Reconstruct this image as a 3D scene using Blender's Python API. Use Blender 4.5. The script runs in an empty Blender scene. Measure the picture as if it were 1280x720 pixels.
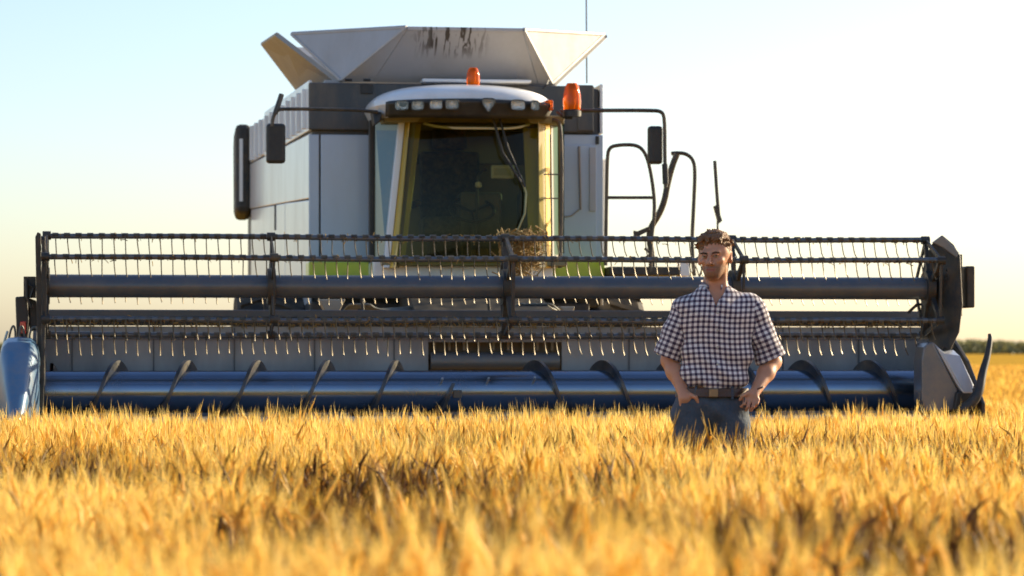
import bpy, math, random
import numpy as np
from mathutils import Vector, Matrix
random.seed(7)
RNG = np.random.default_rng(11)
scn = bpy.context.scene
COL = scn.collection
R = math.radians

# ------------------------------------------------------------------ camera frame helpers
F = 3556.0; HOR = 438.0; CAMZ = 1.2
TH = R(8.0); CT, ST = math.cos(TH), math.sin(TH)
OX, OY = -0.09, 21.8

def P(px, py, ly):
    """machine-local point on the local plane y=ly seen at that place of the photograph"""
    dx, dz = (px - 640) / F, (HOR - py) / F
    t = (ly + (-OX * ST + OY * CT)) / (-dx * ST + CT)
    wx, wy, wz = t * dx, t, CAMZ + t * dz
    qx, qy = wx - OX, wy - OY
    return Vector((qx * CT + qy * ST, ly, wz))
def PX(px, ly): return P(px, HOR, ly).x
def PZ(py, ly, px=600): return P(px, py, ly).z

# ------------------------------------------------------------------ materials
MATS = {}
def mat(name, col, rough=0.5, metal=0.0, dirt=0.0, dirtcol=(0.33, 0.25, 0.15), coat=0.0, scale=3.0, bump=0.0, spec=0.5, streak=False, trans=0.0):
    if name in MATS: return MATS[name]
    m = bpy.data.materials.new(name); m.use_nodes = True; MATS[name] = m
    nt = m.node_tree; N = nt.nodes; L = nt.links
    b = N['Principled BSDF']
    b.inputs['Base Color'].default_value = (*col, 1); b.inputs['Roughness'].default_value = rough
    b.inputs['Metallic'].default_value = metal; b.inputs['Coat Weight'].default_value = coat
    b.inputs['Coat Roughness'].default_value = 0.12
    b.inputs['Specular IOR Level'].default_value = spec
    if trans: b.inputs['Transmission Weight'].default_value = trans
    tc = N.new('ShaderNodeTexCoord')
    if dirt > 0:
        mp = N.new('ShaderNodeMapping'); mp.inputs['Scale'].default_value = (scale, scale, scale * (0.35 if streak else 1))
        L.new(tc.outputs['Object'], mp.inputs['Vector'])
        n1 = N.new('ShaderNodeTexNoise'); n1.inputs['Scale'].default_value = 1.0; n1.inputs['Detail'].default_value = 8; n1.inputs['Roughness'].default_value = 0.68
        L.new(mp.outputs[0], n1.inputs['Vector'])
        r = N.new('ShaderNodeMapRange'); r.inputs['From Min'].default_value = 0.42; r.inputs['From Max'].default_value = 0.75; r.inputs['To Max'].default_value = dirt
        L.new(n1.outputs['Fac'], r.inputs['Value'])
        mx = N.new('ShaderNodeMix'); mx.data_type = 'RGBA'; mx.inputs['A'].default_value = (*col, 1); mx.inputs['B'].default_value = (*dirtcol, 1)
        L.new(r.outputs[0], mx.inputs['Factor']); L.new(mx.outputs['Result'], b.inputs['Base Color'])
        rr = N.new('ShaderNodeMapRange'); rr.inputs['To Min'].default_value = rough; rr.inputs['To Max'].default_value = min(1, rough + 0.45)
        L.new(r.outputs[0], rr.inputs['Value']); L.new(rr.outputs[0], b.inputs['Roughness'])
    if bump > 0:
        n2 = N.new('ShaderNodeTexNoise'); n2.inputs['Scale'].default_value = scale * 2.2; n2.inputs['Detail'].default_value = 3
        L.new(tc.outputs['Object'], n2.inputs['Vector'])
        bp = N.new('ShaderNodeBump'); bp.inputs['Strength'].default_value = bump; bp.inputs['Distance'].default_value = 0.02
        L.new(n2.outputs['Fac'], bp.inputs['Height']); L.new(bp.outputs[0], b.inputs['Normal'])
    return m

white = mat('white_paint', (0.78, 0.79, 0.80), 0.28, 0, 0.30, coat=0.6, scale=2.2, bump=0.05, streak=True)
panelshade = mat('white_panel_blue_shade', (0.44, 0.54, 0.68), 0.3, 0, 0.16, coat=0.5, scale=2.2, bump=0.05, streak=True)  # front panels: cool shade on white paint put into the base colour
slate = mat('slate_paint', (0.045, 0.052, 0.06), 0.42, 0, 0.35, scale=2.5, streak=True)
steelgrey = mat('reel_grey_paint', (0.085, 0.105, 0.135), 0.33, 0.25, 0.22, scale=5)
darkpaint = mat('dark_chassis_paint', (0.022, 0.023, 0.024), 0.5, 0, 0.55, dirtcol=(0.16, 0.12, 0.07), scale=6)
blackm = mat('black_plastic', (0.014, 0.014, 0.015), 0.45, 0, 0.3, dirtcol=(0.12, 0.1, 0.07), scale=6)
rubber = mat('tyre_rubber', (0.018, 0.017, 0.016), 0.8, 0, 0.7, dirtcol=(0.16, 0.12, 0.08), scale=5)
galv = mat('galvanised_sheet', (0.42, 0.42, 0.43), 0.5, 0.2, 0.4, dirtcol=(0.28, 0.26, 0.24), scale=2, bump=0.25, streak=True)
wallm = mat('worn_platform_steel', (0.34, 0.36, 0.38), 0.5, 0.4, 0.45, dirtcol=(0.12, 0.11, 0.10), scale=2.4, bump=0.08, streak=True)
augerm = mat('auger_blue_grey_steel', (0.20, 0.265, 0.36), 0.2, 0.95, 0.25, dirtcol=(0.12, 0.10, 0.08), scale=3, bump=0.02)
flightm = mat('flighting_dark_steel', (0.07, 0.075, 0.085), 0.35, 0.6, 0.4, scale=7)
polished = mat('polished_steel', (0.55, 0.55, 0.54), 0.3, 0.9, 0.4, scale=9)
lime = mat('lime_green_paint', (0.42, 0.56, 0.02), 0.35, 0, 0.35, coat=0.4, scale=5)
bluep = mat('divider_blue_paint', (0.07, 0.17, 0.31), 0.38, 0.1, 0.4, coat=0.25, scale=5)
greyp = mat('divider_grey_paint', (0.10, 0.115, 0.14), 0.33, 0.2, 0.4, coat=0.4, scale=5)
railm = mat('rail_dark_paint', (0.05, 0.042, 0.032), 0.38, 0.2, 0.35, scale=8)
cream_sunlit = mat('cream_trim_sunlit_pillar', (0.66, 0.52, 0.22), 0.35, 0, 0.15, scale=6, coat=0.4)  # cream trim colour; also carries the sunlight painted on the right pillar
seatm = mat('seat_fabric', (0.03, 0.03, 0.03), 0.85, 0, 0.3, scale=14, bump=0.3)
cabtrim = mat('cab_interior_trim', (0.20, 0.18, 0.09), 0.6, 0, 0.3, scale=5)
screenm = mat('monitor_casing', (0.42, 0.42, 0.38), 0.4)
lampm = mat('lamp_reflector', (0.75, 0.74, 0.70), 0.18, 0.85, 0.2, scale=30, bump=0.6)
redm = mat('red_reflector', (0.65, 0.02, 0.015), 0.25, 0, coat=1)
mirrorglass = mat('mirror_glass', (0.7, 0.7, 0.7), 0.04, 1.0)
strawm = mat('dry_straw', (0.34, 0.22, 0.07), 0.75, 0, 0.7, dirtcol=(0.14, 0.085, 0.035), scale=30)

def glass(name, tint, rough=0.02, refl=(.9,.95,1)):
    m = bpy.data.materials.new(name); m.use_nodes = True
    nt = m.node_tree; N = nt.nodes; L = nt.links; N.clear()
    o = N.new('ShaderNodeOutputMaterial'); t = N.new('ShaderNodeBsdfTransparent'); t.inputs[0].default_value = (*tint, 1)
    g = N.new('ShaderNodeBsdfGlossy'); g.inputs['Roughness'].default_value = rough; g.inputs['Color'].default_value = (*refl, 1)
    lw = N.new('ShaderNodeFresnel'); lw.inputs['IOR'].default_value = 1.5
    mx = N.new('ShaderNodeMixShader'); L.new(lw.outputs[0], mx.inputs[0]); L.new(t.outputs[0], mx.inputs[1]); L.new(g.outputs[0], mx.inputs[2])
    L.new(mx.outputs[0], o.inputs[0]); return m
windglass = glass('tinted_windscreen_glass', (0.70, 0.67, 0.40), refl=(.35,.38,.34))
doorglass = glass('tinted_door_glass', (0.45, 0.58, 0.54), refl=(.5,.6,.6))
lensglass = glass('clear_lens', (0.92, 0.92, 0.92))
def amber_mat():
    m = bpy.data.materials.new('amber_lens'); m.use_nodes = True
    b = m.node_tree.nodes['Principled BSDF']
    b.inputs['Base Color'].default_value = (1.0, 0.15, 0.004, 1); b.inputs['Roughness'].default_value = 0.12
    b.inputs['Transmission Weight'].default_value = 0.55; b.inputs['IOR'].default_value = 1.3
    b.inputs['Subsurface Weight'].default_value = 0.0
    return m
amber = amber_mat()

# ------------------------------------------------------------------ mesh builder
class MB:
    def __init__(s): s.v = []; s.f = []; s.m = []
    def add(s, vs, fs, mi=0):
        o = len(s.v); s.v += [tuple(v) for v in vs]; s.f += [tuple(i + o for i in f) for f in fs]; s.m += [mi] * len(fs)
        return s
    def box(s, lo, hi, mi=0, M=None):
        x0, y0, z0 = lo; x1, y1, z1 = hi
        vs = [Vector(p) for p in ((x0,y0,z0),(x1,y0,z0),(x1,y1,z0),(x0,y1,z0),(x0,y0,z1),(x1,y0,z1),(x1,y1,z1),(x0,y1,z1))]
        if M: vs = [M @ v for v in vs]
        return s.add(vs, [(3,2,1,0),(4,5,6,7),(0,1,5,4),(1,2,6,5),(2,3,7,6),(3,0,4,7)], mi)
    def slab(s, pts, d, mi=0):
        """polygon pts (3-D, any count) thickened by vector d"""
        pts = [Vector(p) for p in pts]; d = Vector(d); n = len(pts)
        vs = pts + [p + d for p in pts]
        fs = [tuple(range(n))[::-1], tuple(range(n, 2 * n))] + [(i, (i + 1) % n, n + (i + 1) % n, n + i) for i in range(n)]
        return s.add(vs, fs, mi)
    def tube(s, pts, r, n=8, mi=0, cap=True, radii=None):
        pts = [Vector(p) for p in pts]; rings = []
        up = None; vs = []; fs = []
        for i, p in enumerate(pts):
            t = (pts[min(i + 1, len(pts) - 1)] - pts[max(i - 1, 0)]).normalized()
            if up is None:
                up = Vector((0, 0, 1)) if abs(t.z) < 0.9 else Vector((0, 1, 0))
            a = (up - t * up.dot(t)).normalized(); b = t.cross(a); up = a
            rr = radii[i] if radii else r
            for k in range(n):
                an = 2 * math.pi * k / n
                vs.append(p + (a * math.cos(an) + b * math.sin(an)) * rr)
        for i in range(len(pts) - 1):
            for k in range(n):
                k2 = (k + 1) % n
                fs.append((i * n + k, i * n + k2, (i + 1) * n + k2, (i + 1) * n + k))
        if cap:
            fs.append(tuple(range(n))[::-1]); fs.append(tuple((len(pts) - 1) * n + k for k in range(n)))
        return s.add(vs, fs, mi)
    def lathe(s, prof, axis='z', c=(0, 0, 0), n=24, mi=0):
        vs = []; fs = []; c = Vector(c)
        for (r, h) in prof:
            for k in range(n):
                a = 2 * math.pi * k / n; u, w = r * math.cos(a), r * math.sin(a)
                vs.append(c + (Vector((u, w, h)) if axis == 'z' else Vector((h, u, w)) if axis == 'x' else Vector((u, h, w))))
        for i in range(len(prof) - 1):
            for k in range(n):
                k2 = (k + 1) % n; fs.append((i * n + k, i * n + k2, (i + 1) * n + k2, (i + 1) * n + k))
        return s.add(vs, fs, mi)
    def grid(s, fn, nu, nv, mi=0):
        vs = [fn(i / nu, j / nv) for j in range(nv + 1) for i in range(nu + 1)]
        fs = [(j*(nu+1)+i, j*(nu+1)+i+1, (j+1)*(nu+1)+i+1, (j+1)*(nu+1)+i) for j in range(nv) for i in range(nu)]
        return s.add(vs, fs, mi)
    def build(s, name, m, parent=None, smooth=False, bevel=0, solid=0):
        me = bpy.data.meshes.new(name); me.from_pydata(s.v, [], s.f)
        for x in (m if isinstance(m, (list, tuple)) else [m]): me.materials.append(x)
        if any(s.m): me.polygons.foreach_set('material_index', s.m)
        me.validate()
        import bmesh
        bm = bmesh.new(); bm.from_mesh(me); bmesh.ops.recalc_face_normals(bm, faces=bm.faces); bm.to_mesh(me); bm.free()
        if smooth:
            me.polygons.foreach_set('use_smooth', [True] * len(me.polygons))
            me.set_sharp_from_angle(angle=R(38))
        o = bpy.data.objects.new(name, me); COL.objects.link(o)
        if parent: o.parent = parent
        if solid:
            md = o.modifiers.new('solid', 'SOLIDIFY'); md.thickness = solid
        if bevel:
            md = o.modifiers.new('bevel', 'BEVEL'); md.width = bevel; md.segments = 2; md.limit_method = 'ANGLE'; md.angle_limit = R(35)
        return o
def empty(name, loc, rz=0, parent=None):
    o = bpy.data.objects.new(name, None); COL.objects.link(o); o.location = loc; o.rotation_euler = (0, 0, rz)
    o.empty_display_size = 0.3
    if parent: o.parent = parent
    return o
def tag(o, label=None, cat=None, group=None, kind=None):
    if label: o['label'] = label
    if cat: o['category'] = cat
    if group: o['group'] = group
    if kind: o['kind'] = kind
    return o
def V(*a): return Vector(a)
def arc(c, r, a0, a1, n, plane='xz'):
    out = []
    for i in range(n + 1):
        a = R(a0 + (a1 - a0) * i / n)
        out.append(Vector((c[0] + r * math.cos(a), c[1], c[2] + r * math.sin(a))) if plane == 'xz' else Vector((c[0], c[1] + r * math.cos(a), c[2] + r * math.sin(a))))
    return out
def smoothpath(pts, k=3):
    pts = [Vector(p) for p in pts]
    for _ in range(k):
        out = [pts[0]]
        for a, b in zip(pts, pts[1:]):
            out += [a.lerp(b, 0.25), a.lerp(b, 0.75)]
        out.append(pts[-1]); pts = out
    return pts

# ================================================================== COMBINE HARVESTER
comb = empty('combine_harvester', (OX, OY, 0), TH)
tag(comb, 'large white and slate combine harvester with a wide grey reel header, parked behind the wheat', 'combine harvester')
XL, XR = PX(52, -0.45), PX(1162, -0.45)       # header ends
print('header', XL, XR)

# ---- reel
RC = Vector((0, -0.45, PZ(359, -0.45))); RR = 0.385
reel = MB().lathe([(0.0, XL + .03), (0.085, XL + .03), (0.085, XR - .02), (0.0, XR - .02)], 'x', (0, RC.y, RC.z), 32).build('reel', steelgrey, comb, smooth=True)
angs = [76 + 72 * k for k in range(5)]
bats = []
for k, a in enumerate(angs):
    by, bz = RC.y + RR * math.cos(R(a)), RC.z + RR * math.sin(R(a))
    bats.append((by, bz))
    mb = MB(); n = 34; pts = []
    for i in range(n + 1):
        x = XL + .02 + (XR - XL - .03) * i / n
        pts.append((x, by, bz + 0.004 * math.sin(x * 2.3 + k) - 0.006 * math.sin(math.pi * i / n)))
    mb.tube(pts, 0.0195, 10)
    mb.build('bat', steelgrey, reel, smooth=True)
# spring coils on bats + tines
tine_pos = []
for k, (by, bz) in enumerate(bats):
    for i in range(78):
        x = XL + .10 + i * (XR - XL - .18) / 77
        tine_pos.append((k, x, by, bz))
def tine_pts(x, by, bz):
    tilt = random.gauss(0.010, 0.004) + (0.012 if x > 0.3 else -0.002); ly = random.gauss(-0.012, 0.004)
    ln = random.uniform(0.135, 0.16)
    return [(x, by - .018, bz), (x + tilt * .2, by + ly - .01, bz - ln * .35), (x + tilt * .7, by + ly, bz - ln * .75), (x + tilt * 1.2, by + ly - .015, bz - ln)]
order = {0: 0, 1: 1}
front = [t for t in tine_pos if t[0] == 0] + [t for t in tine_pos if t[0] == 1][:22]
rest = [t for t in tine_pos if t not in front]
tinem = mat('spring_steel', (0.06, 0.052, 0.04), 0.35, 0.6, 0.5, scale=12)
for t in front:
    mb = MB().tube(tine_pts(*t[1:]), 0.0044, 5); mb.tube([(t[1] - .025, t[2], t[3]), (t[1] + .02, t[2], t[3])], 0.0212, 8)
    mb.build('tine', tinem, reel, smooth=True)
mb = MB()
for t in rest:
    mb.tube(tine_pts(*t[1:]), 0.0044, 4); mb.tube([(t[1] - .025, t[2], t[3]), (t[1] + .02, t[2], t[3])], 0.0212, 7)
tag(mb.build('reel_tines', tinem, reel, smooth=True), kind='stuff')
# spiders
for px, thick, sc in ((57, .03, 1.0), (339, .02, 1.0), (632, .05, 1.0), (917, .03, 1.0), (1160, .03, 1.04)):
    x = PX(px, -0.45); mb = MB()
    pts = [Vector((x, by, bz)) for by, bz in bats]
    for i in range(5):
        a, b = pts[i], pts[(i + 1) % 5]
        d = (b - a).normalized(); nrm = Vector((0, -d.z, d.y)) * 0.016
        mb.slab([a - nrm, b - nrm, b + nrm, a + nrm], (thick * .5, 0, 0))
        c = Vector((x - thick * .25, RC.y, RC.z)); e = a + Vector((-thick * .25, 0, 0)); d = (e - c).normalized(); nrm = Vector((0, -d.z, d.y)) * 0.024
        mb.slab([c + d * .06 - nrm, e - nrm * .6, e + nrm * .6, c + d * .06 + nrm], (thick, 0, 0))
        mb.lathe([(0, -.03), (.032, -.03), (.032, .03), (0, .03)], 'x', (x + thick * .2, a.y, a.z), 12)
    mb.lathe([(.086, -.03), (.135, -.03), (.135, .03), (.086, .03)], 'x', (x, RC.y, RC.z), 20)
    mb.build('spider', darkpaint, reel, smooth=True)
# reel end shields
xs = PX(1160, -.45)
def RP(px, py, ly): p = P(px, py, ly); return p
# right end: faceted shield plate turned so that it shows a face to the front
mb = MB()
outl = [(1162,430),(1153,392),(1152,345),(1156,322),(1166,303),(1178,294),(1192,306),(1200,320),(1203,380),(1199,415),(1188,437)]
def shield(px, py):
    u = (px - 1153) / 50.0
    return P(px, py, -0.80 + 0.55 * (1 - u))
mb.slab([shield(*q) for q in outl], (0.012, 0.03, 0))
mb.build('reel_end_shield', mat('dirty_shield', (0.05, 0.05, 0.05), 0.5, 0.2, 0.8, dirtcol=(0.20, 0.15, 0.09), scale=9), reel, bevel=.004)
mb = MB().slab([P(1166,303,-.86), P(1178,294,-.86), P(1199,316,-.86), P(1196,322,-.86), P(1178,309,-.86)], (0, .03, 0)).build('shield_cap', greyp, reel, bevel=.004)
mb = MB()
for k in range(3):
    for j in range(5):
        p = shield(1162 + j * 5.2, 338 + k * 5.5); mb.lathe([(0, -.012), (.011, -.012), (.011, .004)], 'y', p, 8)
mb.build('vent_holes', blackm, reel)
# end sheave/box on the right
a = P(1203, 333, -.5); b = P(1213, 385, -.5)
MB().box((a.x, -.62, b.z), (b.x, -.25, a.z)).build('reel_drive_housing', darkpaint, comb, bevel=.012)
# right reel arm
mb = MB()
mb.slab([P(1193,318,-.55), P(1203,318,-.55), P(1203,385,-.55), P(1190,440,-.55), P(1178,440,-.55), P(1191,385,-.55)], (0,.06,0))
mb.tube([P(1196,320,-.6), P(1196,395,-.6)], .012); mb.tube([P(1199,320,-.62), P(1201,395,-.62)], .012)
mb.build('reel_arm', darkpaint, comb, bevel=.004)
# strut at (1140..1160, 378..392)
MB().tube([P(1135,391,-.2), P(1146,381,-.2), P(1156,380,-.2), P(1175,395,-.2)], .012).tube([P(1154,376,-.22), P(1153,395,-.22)], .016).build('arm_bracket', darkpaint, comb, smooth=True)
# left reel arm + end
mb = MB()
mb.slab([P(44,296,-.6), P(47,290,-.6), P(51,292,-.6), P(52,400,-.6), P(50,515,-.6), P(48,515,-.6), P(46,400,-.6)], (0,.12,0))
mb.slab([P(52,300,-.7), P(56.5,300,-.7), P(57,400,-.7), P(54,516,-.7), P(49,516,-.7), P(52,400,-.7)], (0,.05,0))
mb.lathe([(0,-.02),(.05,-.02),(.05,.03),(0,.03)], 'x', P(49,359,-.45), 16)
mb.lathe([(0,-.02),(.03,-.02),(.03,.05),(0,.05)], 'x', P(48,300,-.5), 12)
mb.build('reel_arm', darkpaint, comb, bevel=.004)
# left drive boxes
mb = MB()
a = P(30,346,-.3); b = P(45,372,-.3); mb.box((a.x, -.4, b.z), (b.x, -.1, a.z))
mb.tube([P(33,349,-.42), P(34,372,-.42), P(40,385,-.42)], .014); mb.tube([P(36,355,-.44), P(42,360,-.44), P(38,372,-.44)], .01)
mb.build('reel_motor', darkpaint, comb, bevel=.01)
a = P(19,370,-.1); b = P(35,415,-.1)
gb = MB().slab([P(19,371,-.35), P(34,370,-.35), P(36,400,-.35), P(33,428,-.35), P(21,428,-.35)], (0,.3,0)).build('drive_guard', blackm, comb, bevel=.012)
MB().slab([P(35,372,-.3), P(46,376,-.3), P(47,412,-.3), P(37,414,-.3)], (0,.3,0)).build('drive_cover', blackm, comb, bevel=.01)
MB().box((P(25,404,-.37).x, -.372, P(25,417,-.37).z), (P(32,404,-.37).x, -.355, P(32,402,-.37).z)).build('red_reflector', redm, gb, bevel=.003)
hose = mat('hose', (.12, .13, .12), .5, 0, .4, scale=12)
for hp in ([P(10,432,-.3), P(13,412,-.3), P(18,405,-.3), P(20,424,-.3), P(14,440,-.3)], [P(36,430,-.4), P(38,410,-.4), P(47,408,-.4), P(49,430,-.4), P(42,440,-.4)], [P(22,430,-.37), P(27,400,-.4), P(33,432,-.37)]):
    MB().tube(smoothpath(hp), .008).build('hydraulic_hose', hose, comb, smooth=True)

# ---- header platform
x0, x1 = PX(48, .5), PX(1168, .5)
fx0, fx1 = PX(535, .5), PX(702, .5)
prof = [(.5, 1.385), (.5, 1.04), (.498, 1.01), (.48, .91), (.44, .82), (.37, .75), (.28, .70), (.17, .67), (.05, .655), (-.35, .66), (-.62, .70)]
def platform(xa, xb, pr, name, m):
    mb = MB(); n = len(pr)
    vs = [(xa, y, z) for y, z in pr] + [(xb, y, z) for y, z in pr]
    mb.add(vs, [(i, i + 1, n + i + 1, n + i) for i in range(n - 1)])
    return mb.build(name, m, comb, solid=.012)
platform(x0, fx0, prof, 'back_wall', wallm); platform(fx1, x1, prof, 'back_wall', wallm)
platform(fx0 + .001, fx1 - .001, prof[4:], 'platform_floor', wallm)
platform(fx0 + .001, fx1 - .001, [(.5, 1.385), (.5, 1.265)], 'feed_opening_lintel', wallm)
# ribs on the wall
xx = x0 + .25
while xx < x1 - .1:
    if not (fx0 - .03 < xx < fx1 + .03): MB().box((xx, .478, 1.03), (xx + .012, .487, 1.375)).build('wall_seam', steelgrey, comb)
    xx += .62
bz = PZ(392.5, .55); bz2 = 1.40
MB().box((x0 - .02, .50, bz - .03), (x1 + .02, .60, bz + .028)).build('top_beam', steelgrey, comb, bevel=.006)
mb = MB(); mb.box((x0, .47, 1.392), (x1, .56, 1.425))
MB().tube([(x0 + .05, .40, PZ(422, .4)), (x1 - .15, .40, PZ(422, .4))], .014).build('front_rail', mat('pale_rail_paint', (.42,.44,.47), .3, .5, .3, scale=8), comb, smooth=True)
mb.build('rear_rail', darkpaint, comb, bevel=.003, smooth=True)
for px in range(70, 1160, 109):
    x = PX(px, .55); MB().box((x, .52, 1.42), (x + .03, .58, bz)).build('beam_bracket', darkpaint, comb)
# straw residue on beams
def straw_sticks(mb, n, fn, l0=.02, l1=.08, r=.002, flat=.4):
    for _ in range(n):
        c = Vector(fn()); d = Vector((random.gauss(0, 1), random.gauss(0, .5), random.gauss(0, flat))).normalized() * random.uniform(l0, l1) / 2
        mb.tube([c - d, c + Vector((0, 0, .004)), c + d], r * random.uniform(.6, 1.6), 4)
mb = MB()
straw_sticks(mb, 1500, lambda: (random.uniform(x0, x1), random.uniform(.44, .5), 1.428 + abs(random.gauss(0, .008))), .02, .06, .003)
straw_sticks(mb, 500, lambda: (random.uniform(x0, x1), .465, 1.40 + random.gauss(0, .01)), .02, .06, .003, 1)
straw_sticks(mb, 700, lambda: (random.uniform(x0, x1), .388, PZ(424, .4) + .016), .02, .05, .0025, .5)
tag(mb.build('straw_residue', strawm, comb), kind='stuff')
# chopped straw hung on bats
mb = MB()
for by, bz_ in (bats[0], bats[1], bats[2]):
    straw_sticks(mb, 170, lambda: (random.uniform(XL, XR), by + random.uniform(-.02, .02), bz_ - .012 + random.gauss(0, .012)), .02, .06, .0022, 1.0)
tag(mb.build('caught_straw', strawm, reel), kind='stuff')

# ---- feeder intake drum and plate
MB().lathe([(0, fx0 + .02), (.07, fx0 + .02), (.07, fx1 - .02), (0, fx1 - .02)], 'x', (0, .52, PZ(452, .52)), 24).build('intake_drum', mat('beige_steel', (.20, .20, .20), .45, .5, .4, scale=8), comb, smooth=True)
MB().box((fx0 - .03, .70, .9), (fx1 + .03, .74, 1.38)).build('intake_plate', mat('brown_steel', (.10, .095, .09), .5, .4, .6, scale=7), comb)
for k in range(9):
    x = fx0 + .06 + k * (fx1 - fx0 - .12) / 8; MB().box((x, .66, 1.2), (x + .02, .70, 1.37)).build('intake_slat', mat('slat_steel', (.22, .22, .22), .4, .6, .4, scale=8), comb)
# ---- auger
AC = (0, -.02, PZ(489, -.02)); ar, fr = .160, .238
ax0, ax1 = PX(57, 0), PX(1155, 0)
auger = MB().lathe([(0, ax0), (ar, ax0), (ar, ax1), (0, ax1)], 'x', AC, 48).build('auger', augerm, comb, smooth=True)
def flight(xa, xb, hand, phase, name='flighting'):
    mb = MB(); n = int(abs(xb - xa) / .52 * 40); vs = []; fs = []
    for i in range(n + 1):
        x = xa + (xb - xa) * i / n; a = hand * 2 * math.pi * (x - xa) / .525 + phase
        for r_, dx in ((ar - .01, 0), (fr, 0), (fr, .026), (ar - .01, .026)):
            vs.append((x + dx, AC[1] - r_ * math.cos(a), AC[2] + r_ * math.sin(a)))
    for i in range(n):
        for k in range(4): fs.append((i*4+k, i*4+(k+1)%4, (i+1)*4+(k+1)%4, (i+1)*4+k))
    mb.add(vs, fs).build(name, flightm, auger, smooth=True)
flight(ax0 + .03, PX(560, 0), 1, 2.0); flight(PX(640, 0), ax1 - .03, -1, 3.6)
for k in range(9):
    x = PX(548, 0) + k * .118; a = k * 2.1 + .4
    MB().tube([(x, AC[1] - (ar - .02) * math.cos(a), AC[2] + (ar - .02) * math.sin(a)), (x, AC[1] - (fr + .02) * math.cos(a), AC[2] + (fr + .02) * math.sin(a))], .009, 8).build('retractable_finger', polished, auger, smooth=True)
MB().box((PX(566, -.17), AC[1] - ar - .012, AC[2] - .05), (PX(577, -.17), AC[1] - ar + .03, AC[2] + .012)).build('access_cover', flightm, auger, bevel=.004)
# end discs
for x in (ax0 - .03, ax1):
    MB().lathe([(0, 0), (.28, 0), (.30, .01), (.30, .03), (0, .03)], 'x', (x, AC[1], AC[2]), 32).build('auger_end_disc', darkpaint, auger, smooth=True)
# cutter bar
mb = MB(); mb.box((x0, -.66, .655), (x1, -.60, .70))
xx = x0 + .04
while xx < x1 - .03:
    mb.slab([(xx - .014, -.66, .69), (xx + .014, -.66, .69), (xx + .002, -.78, .672), (xx - .002, -.78, .672)], (0, 0, -.02)); xx += .0762
mb.build('cutter_bar', polished, comb)
# end walls
for x, s in ((x0, -1), (x1, 1)):
    MB().slab([(x, .6, 1.47), (x, .6, .62), (x, -.75, .62), (x, -.75, .80), (x, -.35, 1.12), (x, .2, 1.38)], (s * .03, 0, 0)).build('end_plate', darkpaint, comb, bevel=.006)
# left divider: rounded blue nose
def divider_left():
    mb = MB(); rings = [(-1.45, .70, .012, .03), (-1.35, .74, .05, .10), (-1.1, .86, .10, .26), (-.85, .97, .142, .34), (-.6, 1.0, .15, .35), (-.3, .98, .14, .31), (.1, .96, .12, .26), (.5, .95, .10, .22)]
    cx = (P(0, 470, -.9).x + P(46, 470, -.9).x) / 2; n = 20
    def fn(u, v):
        t = v * (len(rings) - 1); i = min(int(t), len(rings) - 2); w = t - i
        y, z, a, b = [rings[i][k] * (1 - w) + rings[i + 1][k] * w for k in range(4)]
        an = 2 * math.pi * u; c, s = math.cos(an), math.sin(an)
        e = .52
        return (cx + a * math.copysign(abs(c) ** e, c), y, z + b * math.copysign(abs(s) ** e, s) - .05)
    mb.grid(fn, n, 28); mb.build('crop_divider', bluep, comb, smooth=True)
divider_left()
lx = P(1, 470, -.6).x
MB().tube(smoothpath([P(9,415,-.2), P(3,435,-.6), P(2,470,-.9), P(8,512,-1.1)]), .010).build('divider_trim', cream_sunlit, comb, smooth=True)
# right divider : angular
mb = MB()
A = [P(1152,450,-.75), P(1155,434,-.75), P(1160,429,-.75), P(1166,427,-.75), P(1197,486,-.75), P(1203,512,-.75), P(1158,515,-.75), P(1152,500,-.75)]
mb.slab(A, (0, .22, 0))
mb.build('crop_divider', greyp, comb, bevel=.012)
mb = MB()
q = [P(1166,427,-.74), P(1180,440,-.74), P(1192,437,-.6), P(1200,446,-.72), P(1218,481,-.78), P(1216,492,-.8), P(1204,492,-.8), P(1196,480,-.78)]
mb.slab(q, (.0, .5, 0)); mb.build('divider_cover', mat('divider_lit_top', (.38, .40, .44), .3, .2, .35, coat=.5, scale=5), comb, bevel=.014)  # paler than the divider: light on its top face put into the colour
MB().slab([P(1196,490,-.79), P(1219,484,-.79), P(1222,498,-.79), P(1207,515,-.79), P(1192,513,-.79)], (0, .25, 0)).build('divider_tip', blackm, comb, bevel=.012)
pts = [P(1237,417,-.8), P(1238,424,-.8), P(1234,447,-.85), P(1228,466,-.9), P(1224,490,-.95), P(1214,505,-.95), P(1200,513,-.95)]
MB().tube(smoothpath(pts, 2), 0, 10, radii=None if 0 else [(.012 + .028 * min(1, i / 20) ) for i in range(len(smoothpath(pts, 2)))]).build('crop_rod', darkpaint, comb, smooth=True)
# feeder house + underside
mb = MB(); mb.box((fx0 - .04, .52, .78), (fx1 + .04, .60, 1.36)); fh = mb
fh = MB()
def frame(y, z0, z1, xa, xb): return [(xa, y, z0), (xb, y, z0), (xb, y, z1), (xa, y, z1)]
c = (fx0 + fx1) / 2
v = frame(.53, .75, 1.37, fx0 - .05, fx1 + .05) + frame(3.2, 1.35, 2.0, c - .5, c + .5)
fh.add(v, [(0,1,5,4),(1,2,6,5),(2,3,7,6),(3,0,4,7),(4,5,6,7)]).build('feeder_house', darkpaint, comb)
MB().slab([P(398,374,1.2), P(432,374,1.2), P(424,390,1.2), P(407,390,1.2)], (0,.2,0)).build('feeder_bracket', mat('beige_bracket', (.35,.31,.24), .5, 0, .5, scale=8), comb, bevel=.01)
MB().slab([P(700,383,1.2), P(719,383,1.2), P(716,391,1.2), P(706,391,1.2)], (0,.15,0)).build('feeder_bracket', MATS['beige_bracket'], comb, bevel=.01)
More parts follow.
